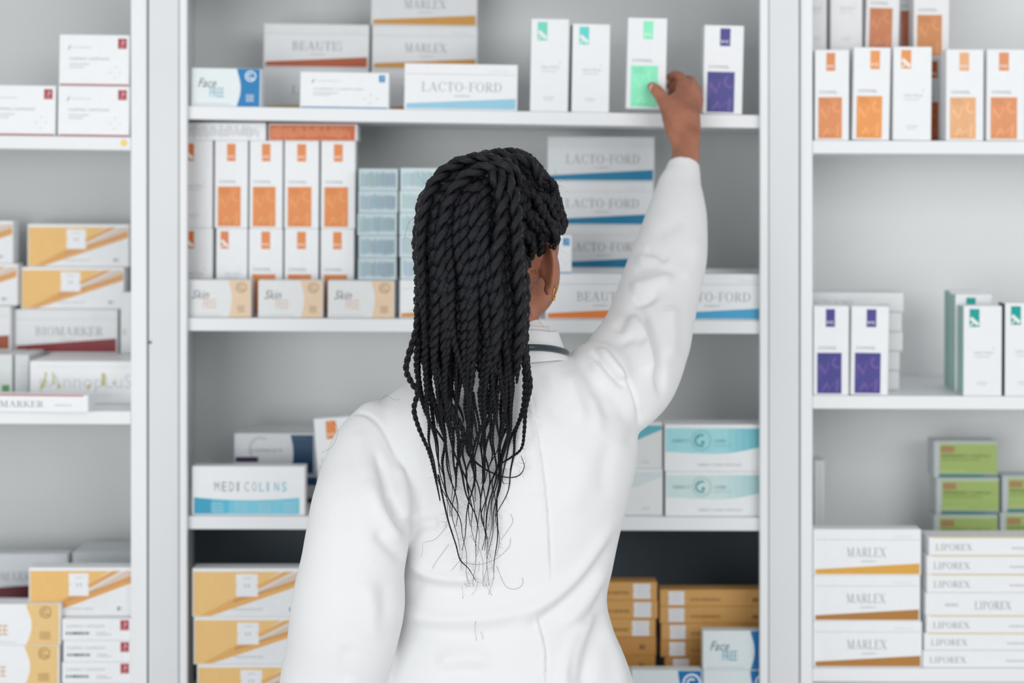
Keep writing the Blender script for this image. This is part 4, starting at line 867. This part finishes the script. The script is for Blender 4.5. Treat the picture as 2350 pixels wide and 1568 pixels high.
# ================================================================ HAIR
hair = None
rr = random.Random(11)
def strandset(center, Rad, phase0=0, hand=1, nn=8, pitch=4.8):
    """two-strand rope: returns vertices, faces, uvs"""
    C = np.array(center); T = np.gradient(C, axis=0); L = np.linalg.norm(T, axis=1); T = T/(L[:, None]+1e-12)
    ds = np.linalg.norm(np.diff(C, axis=0), axis=1); ph = np.concatenate([[0], np.cumsum(2*math.pi*ds/(pitch*np.maximum((Rad[1:]+Rad[:-1])/2, .0012)))])*hand+phase0
    u = np.cross(T[0], (0.2, 1, .1)); u /= np.linalg.norm(u); U = []
    for i in range(len(C)):
        u = u-np.dot(u, T[i])*T[i]; u /= np.linalg.norm(u)+1e-12; U.append(u)
    U = np.array(U); Vv = np.cross(T, U); vs = []; fs = []; uv = []
    s = np.concatenate([[0], np.cumsum(ds)])
    for k in range(2):
        a = ph+math.pi*k; off = (U*np.cos(a)[:, None]+Vv*np.sin(a)[:, None])*(Rad*.53)[:, None]; P_ = C+off
        T2 = np.gradient(P_, axis=0); T2 /= np.linalg.norm(T2, axis=1)[:, None]+1e-12
        E1 = U*np.cos(a)[:, None]+Vv*np.sin(a)[:, None]; E1 = E1-(E1*T2).sum(1)[:, None]*T2; E1 /= np.linalg.norm(E1, axis=1)[:, None]+1e-12; E2 = np.cross(T2, E1)
        b0 = sum(len(x) for x in vs)
        th = np.linspace(0, 2*math.pi, nn, endpoint=False); rs = Rad*.56*(1+.06*np.sin(s*300+k))
        ring = P_[:, None, :]+(E1[:, None, :]*np.cos(th)[None, :, None]*1.0+E2[:, None, :]*np.sin(th)[None, :, None]*1.12)*rs[:, None, None]
        vs.append(ring.reshape(-1, 3)); m = len(C)
        for i in range(m-1):
            for j in range(nn):
                j2 = (j+1) % nn; fs.append((b0+i*nn+j, b0+i*nn+j2, b0+(i+1)*nn+j2, b0+(i+1)*nn+j))
                # u round the strand (slightly slanted fibres), v along
                v0, v1 = s[i]*6, s[i+1]*6; sl = 2.5
                uv += [(j/nn*1.0+sl*s[i], v0+k*7), ((j+1)/nn+sl*s[i], v0+k*7), ((j+1)/nn+sl*s[i+1], v1+k*7), (j/nn+sl*s[i+1], v1+k*7)]
        fs.append(tuple(b0+j for j in range(nn))[::-1]); uv += [(0, 0)]*nn
        fs.append(tuple(b0+(m-1)*nn+j for j in range(nn))); uv += [(0, 0)]*nn
    return np.vstack(vs), fs, uv
def hobj(name, vs, fs, uv, parent):
    me = bpy.data.meshes.new(name); me.from_pydata([tuple(v) for v in vs], [], fs); me.materials.append(HAIR)
    l = me.uv_layers.new(name='UVMap'); l.data.foreach_set('uv', np.array(uv, float).ravel())
    me.polygons.foreach_set('use_smooth', [True]*len(me.polygons)); me.update()
    o = bpy.data.objects.new(name, me); COL.objects.link(o); o.parent = parent; return o
def resample(C, Rad, k=.55, mn=.0011, mx=.004):
    out = [C[0]]; orr = [Rad[0]]; acc = 0; s = np.concatenate([[0], np.cumsum(np.linalg.norm(np.diff(C, axis=0), axis=1))]); x = 0; xs = [0]
    while x < s[-1]:
        r = np.interp(x, s, Rad); x += min(mx, max(mn, k*r)); xs.append(min(x, s[-1]))
    xs = np.array(xs); return np.stack([np.interp(xs, s, C[:, i]) for i in range(3)], 1), np.interp(xs, s, Rad)
# scalp layer: close dark roots under the twists
sc_v = []; sc_f = []; nu, nv = 96, 64; keep = {}
def dirv(th, ph): return np.array((math.cos(th)*math.cos(ph), math.sin(th)*math.cos(ph), math.sin(ph)))
def in_hair(d):
    s, f, u = d
    if u < -.72+.35*max(0, abs(s)-.3): return False
    if f > .1 and u < .62*f*1.15-.02+(.25*(1-abs(s))*f): return False
    if abs(s) > .72 and u < -.12 and f > -.42: return False
    if abs(s) > .42 and u < -.48 and f > -.78: return False
    return True
for i in range(nv+1):
    for j in range(nu):
        d = dirv(2*math.pi*j/nu, -math.pi/2+math.pi*i/nv); sc_v.append(HC+(d*np.array((.0785, .098, .114)))@AX)
for i in range(nv):
    for j in range(nu):
        d = dirv(2*math.pi*(j+.5)/nu, -math.pi/2+math.pi*(i+.5)/nv)
        if in_hair(d): j2 = (j+1) % nu; sc_f.append((i*nu+j, i*nu+j2, (i+1)*nu+j2, (i+1)*nu+j))
hair = mesh_obj('hair', sc_v, sc_f, mat((24, 24, 29), .75, .3, scale=400, name='hair_roots'), person, smooth=True)
hair['label'] = 'long black rope twists gathered into a high ponytail'
BD = np.array((-.02, -.62, .70)); BD = np.array((np.dot(HL(0,0,0)*0+np.array((-.023, -.066, .080)), SV), np.dot(np.array((-.023, -.066, .080)), FV), .080))
BD = BD/np.array((.0765, .096, .112)); BD /= np.linalg.norm(BD)
TWC = []                                                           # centre lines, for loose hairs
def scalp_twist(start, R0, R1, bend, lift=.0):
    d0 = np.array(start, float); d0 /= np.linalg.norm(d0)
    ax = np.cross(d0, BD); ang = math.acos(np.clip(np.dot(d0, BD), -1, 1)); side = ax/np.linalg.norm(ax)
    pts = []; rad = []; m = 26; wob = rr.uniform(0, 6)
    for i in range(m+1):
        t = i/m*.93; a = ang*t
        d = (d0*math.sin(ang-a)+BD*math.sin(a))/math.sin(ang)
        d = d+side*(bend*math.sin(math.pi*t)+.055*math.sin(wob+t*14)); d /= np.linalg.norm(d)
        r = R0+(R1-R0)*min(1, t*1.6)
        k = 1.0+(.002+r*.8+lift*math.sin(math.pi*t)+.016*t**3)/.095+.022*math.sin(wob*2+t*17)
        if t < .06: k -= .05
        pts.append(HC+(d*np.array((.0765, .096, .112))*k)@AX); rad.append(r)
    return np.array(pts), np.array(rad)
starts = [(.05, .80, .66), (.28, .76, .62), (.48, .70, .52), (.66, .62, .42), (.78, .55, .26), (.86, .45, .08), (.93, .26, .02), (.97, .10, -.06), (.96, -.12, -.14), (.90, -.34, -.22), (.84, -.44, -.36), (.72, -.56, -.46), (.58, -.66, -.54), (.40, -.76, -.58), (.20, -.82, -.60),
          (.95, .0, .22), (.86, .34, .40), (.66, .45, .66), (.88, -.22, .16), (.35, .55, .80), (.78, -.50, -.08), (.92, .30, .22), (.74, .60, .10), (.70, -.58, -.62), (.94, -.24, .02)]
for s_ in starts:
    C, Rd = scalp_twist(s_, .0068, .0084, rr.uniform(-.12, .12), .006)
    C = crom(C, 120); Rd = np.interp(np.linspace(0, 1, 120), np.linspace(0, 1, len(Rd)), Rd)
    C, Rd = resample(C, Rd); TWC.append((C, Rd)); hobj('scalp_twist', *strandset(C, Rd, rr.uniform(0, 6), 1, 10, 3.5), hair)
for s_ in ((-.25, .78, .62), (-.5, .68, .52), (-.75, .5, .3), (-.92, .2, .1), (-.96, -.1, -.1), (-.85, -.4, -.3), (-.6, -.65, -.5), (-.3, -.78, -.58)):
    C, Rd = scalp_twist(s_, .0062, .0092, rr.uniform(-.1, .1), .003); C, Rd = resample(crom(C, 100), np.interp(np.linspace(0, 1, 100), np.linspace(0, 1, len(Rd)), Rd))
    TWC.append((C, Rd)); hobj('scalp_twist', *strandset(C, Rd, rr.uniform(0, 6), 1, 8, 4.2), hair)
# hanging twists: envelope left and right edge at each picture row, with depth
ENV = [(385, 1052, 1150), (415, 1002, 1162), (450, 972, 1176), (500, 962, 1184), (560, 956, 1189), (640, 958, 1202), (720, 957, 1207), (780, 955, 1206), (840, 950, 1206), (900, 955, 1204), (960, 972, 1196), (1020, 992, 1178), (1100, 1012, 1158), (1180, 1028, 1148), (1260, 1046, 1142), (1340, 1062, 1136)]
YD = [(385, 2.292), (415, 2.268), (450, 2.248), (500, 2.234), (560, 2.226), (640, 2.224), (720, 2.230), (780, 2.238), (840, 2.248), (900, 2.256), (960, 2.264), (1020, 2.272), (1100, 2.279), (1180, 2.284), (1340, 2.288)]
RD = [(385, .0098), (560, .0094), (700, .0088), (780, .0066), (840, .0049), (900, .0039), (960, .0031), (1020, .0023), (1100, .0016), (1180, .0012), (1260, .0009), (1340, .0008)]
eY = [e[0] for e in ENV]
def env(t, y): return np.interp(y, eY, [e[1] for e in ENV])*(1-t)+np.interp(y, eY, [e[2] for e in ENV])*t
def hang(t, layer, yend, rs, seed, t2=None):
    q = random.Random(seed); t2 = t if t2 is None else t2; rows = []
    bx, by = 1126+72*(t-.5)+q.uniform(-8, 8), 432-22*math.sin(math.pi*min(1, t+.2))+layer*8
    rows.append((bx, by, 2.300+.006*layer))
    top = 392+14*t+layer*10
    rows.append((bx*.42+env(t, 400)*.58, top-14+q.uniform(-5, 5)+36*(t-.35)**2, 2.280+.012*layer))
    ys = [450, 500, 560, 640, 720, 780, 840, 900, 960, 1020, 1100, 1180, 1260, 1340]
    w1, w2 = q.uniform(0, 6), q.uniform(0, 6); dj = q.uniform(-.013, .010); aw = q.uniform(3, 8)
    for y in ys:
        if y > yend: break
        m = min(1, max(0, (y-760)/260)); tt = t*(1-m)+t2*m
        amp = aw+9*max(0, min(1, (y-740)/300))
        x = env(tt, y)+amp*math.sin(y/95+w1)*.8*min(1, .25+4*min(tt+.02, 1.02-tt))+amp*.4*math.sin(y/41+w2)
        Y = np.interp(y, [a for a, _ in YD], [b for _, b in YD])+.045*max(0, abs(2*tt-1)-.15)**2*(1-m*.6)+layer*(.017*(1-m)+.0035*m)+dj*(1-m*.7)
        rows.append((x, y, Y))
    rows.append((rows[-1][0]+q.uniform(-14, 14), yend, rows[-1][2]+.001))
    W_ = np.array([W3(*r_) for r_ in rows]); C = crom(W_, 220)
    yy = HY-(C[:, 2]-ZC)*F/C[:, 1]
    q1, q2, q3 = q.uniform(0, 6), q.uniform(0, 6), q.uniform(12, 20); m_ = np.clip((yy-860)/160, 0, 1)
    C[:, 0] += m_*(.0016*np.sin(yy/q3+q1)+.0030*np.sin(yy/(q3*2.3)+q2)); C[:, 1] += .0012*m_*np.sin(yy/q3*1.2+q2)
    Rd = np.interp(yy, [a for a, _ in RD], [b for _, b in RD])*rs
    u_ = np.linspace(0, 1, 220); Rd = Rd*np.clip((1-u_)*3.2, .10, 1)**.8
    Rd = np.where(u_ < .05, Rd*(.75+5*u_), Rd)
    return C, Rd
cb = bvh_coat
def keep_off(C, Rd):
    """lift a centre line off the cloth and the skin it would sink into"""
    for bv in (bvh_coat, bvh_body):
        for i in range(len(C)):
            h = bv.ray_cast(Vector((C[i][0], 1.6, C[i][2])), Vector((0, 1, 0)))
            if h[0] is not None and C[i][1] > h[0].y-Rd[i]*1.05: C[i][1] = h[0].y-Rd[i]*1.05
    k = np.ones(9)/9
    C[4:-4, 1] = np.convolve(C[:, 1], k, 'valid'); return C
nT = 0
for layer, cnt in ((0, 17), (1, 16), (2, 9)):
    for i in range(cnt):
        t = (i+.5)/cnt+rr.uniform(-.02, .02); t = min(.99, max(.01, t))
        ye = rr.choice([960, 1040, 1110, 1170, 1210, 1250, 1280, 1310, 1340]) if layer < 2 else rr.choice([800, 840, 880, 930, 980])
        if t < .04 or t > .95: ye = min(ye, 1180)
        t2 = min(1, max(0, .5+(t-.5)*rr.uniform(.7, 1.1)+rr.uniform(-.16, .16)))
        if layer == 0 and i == 0: t2 = 0.0
        if layer == 0 and i == cnt-1: t2 = 1.02
        C, Rd = hang(t, layer, ye, rr.uniform(.80, 1.26), 100+nT, t2); C = keep_off(C, Rd); C, Rd = resample(C, Rd); TWC.append((C, Rd)); nT += 1
        hobj('hanging_twist', *strandset(C, Rd, rr.uniform(0, 6), 1, 8, rr.uniform(3.5, 4.2)), hair)
# a few ends with courses of their own
def free0(pts, rad):
    free(pts, rad)
def free(pts, r, hand=1):
    C = crom([W3(*p) for p in pts], 160); Rd = np.interp(np.linspace(0, 1, 160), np.linspace(0, 1, len(r)), r); C = keep_off(C, Rd); C, Rd = resample(C, Rd); TWC.append((C, Rd)); hobj('hanging_twist', *strandset(C, Rd, 0, hand, 6, 5), hair)
free([(962, 700, 2.25), (955, 760, 2.25), (938, 815, 2.25), (932, 850, 2.25), (945, 880, 2.26), (958, 900, 2.262), (950, 940, 2.268), (962, 985, 2.27), (985, 1040, 2.275), (1000, 1100, 2.28), (1010, 1150, 2.283)], [.0062, .0056, .0048, .0045, .0045, .0042, .004, .0034, .0026, .0018, .001])
free([(1192, 760, 2.25), (1200, 810, 2.25), (1213, 860, 2.256), (1216, 890, 2.26), (1206, 940, 2.268), (1203, 990, 2.27), (1196, 1030, 2.276), (1170, 1052, 2.278), (1150, 1066, 2.28), (1143, 1095, 2.28)], [.0052, .005, .0046, .0042, .0034, .0028, .0022, .0016, .0012, .0008])
free([(1070, 1000, 2.27), (1074, 1040, 2.275), (1100, 1068, 2.276), (1135, 1088, 2.28), (1165, 1096, 2.28), (1190, 1092, 2.28), (1203, 1072, 2.28), (1196, 1046, 2.279)], [.0028, .0022, .0016, .0012, .001, .0009, .0007, .0005])
free([(1020, 900, 2.262), (1042, 950, 2.265), (1062, 990, 2.27), (1058, 1030, 2.272), (1048, 1075, 2.276), (1046, 1120, 2.28)], [.0055, .0048, .004, .003, .0022, .0012])
free([(1006, 1090, 2.28), (1018, 1150, 2.283), (1030, 1200, 2.285), (1046, 1250, 2.287), (1056, 1285, 2.288), (1075, 1305, 2.288), (1092, 1333, 2.288)], [.0016, .0015, .0013, .0012, .0011, .0008, .0004])
free([(1150, 1060, 2.278), (1146, 1110, 2.281), (1140, 1150, 2.284), (1142, 1230, 2.287), (1134, 1290, 2.288), (1133, 1330, 2.288)], [.002, .0016, .0013, .001, .0007, .0003])
for pts, rd in (([(1186, 402, 2.285), (1160, 378, 2.270), (1118, 366, 2.262), (1070, 368, 2.258), (1022, 392, 2.252), (990, 432, 2.240), (972, 490, 2.228), (966, 560, 2.222), (968, 640, 2.222), (972, 720, 2.23), (974, 790, 2.238)], .0098),
                ([(1196, 418, 2.285), (1172, 392, 2.262), (1130, 384, 2.250), (1084, 396, 2.242), (1046, 430, 2.232), (1022, 490, 2.222), (1010, 560, 2.216), (1012, 640, 2.218), (1020, 720, 2.226), (1018, 800, 2.236), (1024, 870, 2.25)], .0104),
                ([(1120, 392, 2.268), (1150, 398, 2.252), (1172, 430, 2.240), (1184, 490, 2.230), (1186, 560, 2.226), (1190, 640, 2.228), (1196, 720, 2.234), (1190, 800, 2.242), (1186, 880, 2.256)], .0100),
                ([(1100, 386, 2.268), (1134, 402, 2.246), (1152, 450, 2.232), (1150, 520, 2.222), (1138, 600, 2.218), (1142, 690, 2.224), (1138, 780, 2.236), (1132, 860, 2.252)], .0108)):
    free(pts, [rd*.8, rd, rd, rd, rd, rd, rd*.95, rd*.85, rd*.7, rd*.5, rd*.25][:len(pts)-1]+[rd*.18])
for pts, rd in (([(1086, 392, 2.30), (1100, 368, 2.30), (1132, 356, 2.30), (1166, 362, 2.305), (1184, 384, 2.31)], .0098), ([(1160, 392, 2.31), (1178, 368, 2.315), (1208, 370, 2.32), (1230, 392, 2.325), (1238, 420, 2.33)], .0092),
                ([(1120, 380, 2.33), (1146, 354, 2.335), (1180, 354, 2.34), (1204, 372, 2.34)], .0088), ([(1262, 450, 2.36), (1272, 432, 2.35), (1262, 414, 2.345), (1242, 418, 2.34)], .0070), ([(1240, 520, 2.33), (1262, 528, 2.325), (1276, 546, 2.335), (1268, 566, 2.345)], .0078)):
    free(pts, [rd*.7]+[rd]*(len(pts)-2)+[rd*.7])
for k in range(9):
    q = random.Random(500+k); x0 = q.uniform(985, 1180); ys = list(range(900, q.choice([1120, 1180, 1230, 1290]), 28)); x1 = 1092+(x0-1092)*q.uniform(.1, .8)+q.uniform(-25, 25); ph = q.uniform(0, 6)
    free([(x0+(x1-x0)*(y-900)/300+9*math.sin(y/60+ph)+4*math.sin(y/23+ph*2), y, 2.262+(y-900)*6e-5) for y in ys], list(np.linspace(.0026, .0005, len(ys))))
# loose hairs
lv = []; lf = []
def loose(pts, r):
    vs, fs = tube_mesh(pts, r, 3); b = sum(len(x) for x in lv); lv.append(vs); lf.extend([tuple(i+b for i in f) for f in fs])
for k in range(4200):
    C, Rd = TWC[rr.randrange(len(TWC))]; i = rr.randrange(4, len(C)-4); p = C[i].copy(); t = C[min(i+3, len(C)-1)]-C[i-3]; t /= np.linalg.norm(t)+1e-9
    d = np.array([rr.gauss(0, 1), rr.gauss(0, .5)-.2, rr.gauss(0, .7)]); d = d/np.linalg.norm(d); p = p+d*Rd[i]*.7
    d = d*.75+t*rr.uniform(.1, 1.0); d /= np.linalg.norm(d); L_ = rr.uniform(.004, .014)*(2.4 if rr.random() < .10 else 1); pts = [p.copy()]; curl = np.array([rr.gauss(0, 1) for _ in range(3)])*.22
    for _ in range(7): d = d+curl*.5+np.array((0, 0, -.06)); d /= np.linalg.norm(d); p = p+d*L_/7; pts.append(p.copy())
    loose(pts, np.linspace(.00014, .00005, len(pts)))
for pts in ([(1030, 1200), (1012, 1225), (995, 1240), (972, 1246), (970, 1262), (966, 1280)], [(1060, 1290), (1100, 1296), (1140, 1282), (1168, 1256), (1172, 1236)], [(1133, 1325), (1120, 1370), (1108, 1400), (1094, 1420), (1090, 1445), (1096, 1474), (1108, 1470), (1104, 1450)],
            [(1100, 1290), (1095, 1345), (1080, 1370), (1070, 1400)], [(1140, 1300), (1160, 1345), (1185, 1352), (1200, 1340), (1198, 1326)], [(1060, 1280), (1040, 1305), (1025, 1318), (1024, 1330)], [(1080, 1230), (1100, 1262), (1108, 1290), (1110, 1330), (1130, 1370), (1136, 1395), (1118, 1415)],
            [(1030, 1250), (1002, 1288), (990, 1310)], [(870, 925), (885, 908), (905, 918), (918, 916)], [(738, 1040), (765, 1022), (775, 985), (760, 965)], [(948, 560), (938, 548), (928, 545)], [(950, 500), (938, 512), (926, 552)], [(1062, 1260), (1058, 1310), (1072, 1350)], [(1150, 1240), (1176, 1200), (1172, 1180)], [(1000, 1420), (1050, 1408), (1062, 1380), (1060, 1345)]):
    P_ = []
    for x, y in pts:
        w_ = W3(x, y, 2.28); h = bvh_coat.ray_cast(Vector((w_[0], 1.6, w_[2])), Vector((0, 1, 0)))
        yy = min(2.32, h[0].y-.0008) if h[0] is not None else 2.27
        P_.append(W3(x, y, yy))
    C = crom(P_, 40); loose(C, .00017)
# short hairs at the nape
for k in range(4200):
    x = rr.gauss(1196, 17)+max(0, 680-(y0 := rr.uniform(618, 752)))*.22; y = y0
    if x > 1226+(700-y)*.25: continue
    o_ = Vector(tuple(W3(x, y, 2.0))); d = (Vector(tuple(W3(x, y, 2.6)))-o_).normalized(); h = bvh_body.ray_cast(o_, d)
    if h[0] is None: continue
    p = np.array(h[0]); n_ = np.array(h[1]); g_ = np.array((-.6+rr.gauss(0, .5), 0, rr.gauss(.1, .6))); dd = g_+n_*.22; dd /= np.linalg.norm(dd); L_ = rr.uniform(.0014, .0038); pts = [p]
    for _ in range(4): dd = dd+np.array([rr.gauss(0, .25) for _ in range(3)])*.6-n_*.05; dd /= np.linalg.norm(dd); p = p+dd*L_/4; pts.append(p.copy())
    loose(pts, np.linspace(.00012, .00006, 5))
lo = mesh_obj('flyaway_hair', np.vstack(lv), lf, FLY, hair); lo['kind'] = 'stuff'
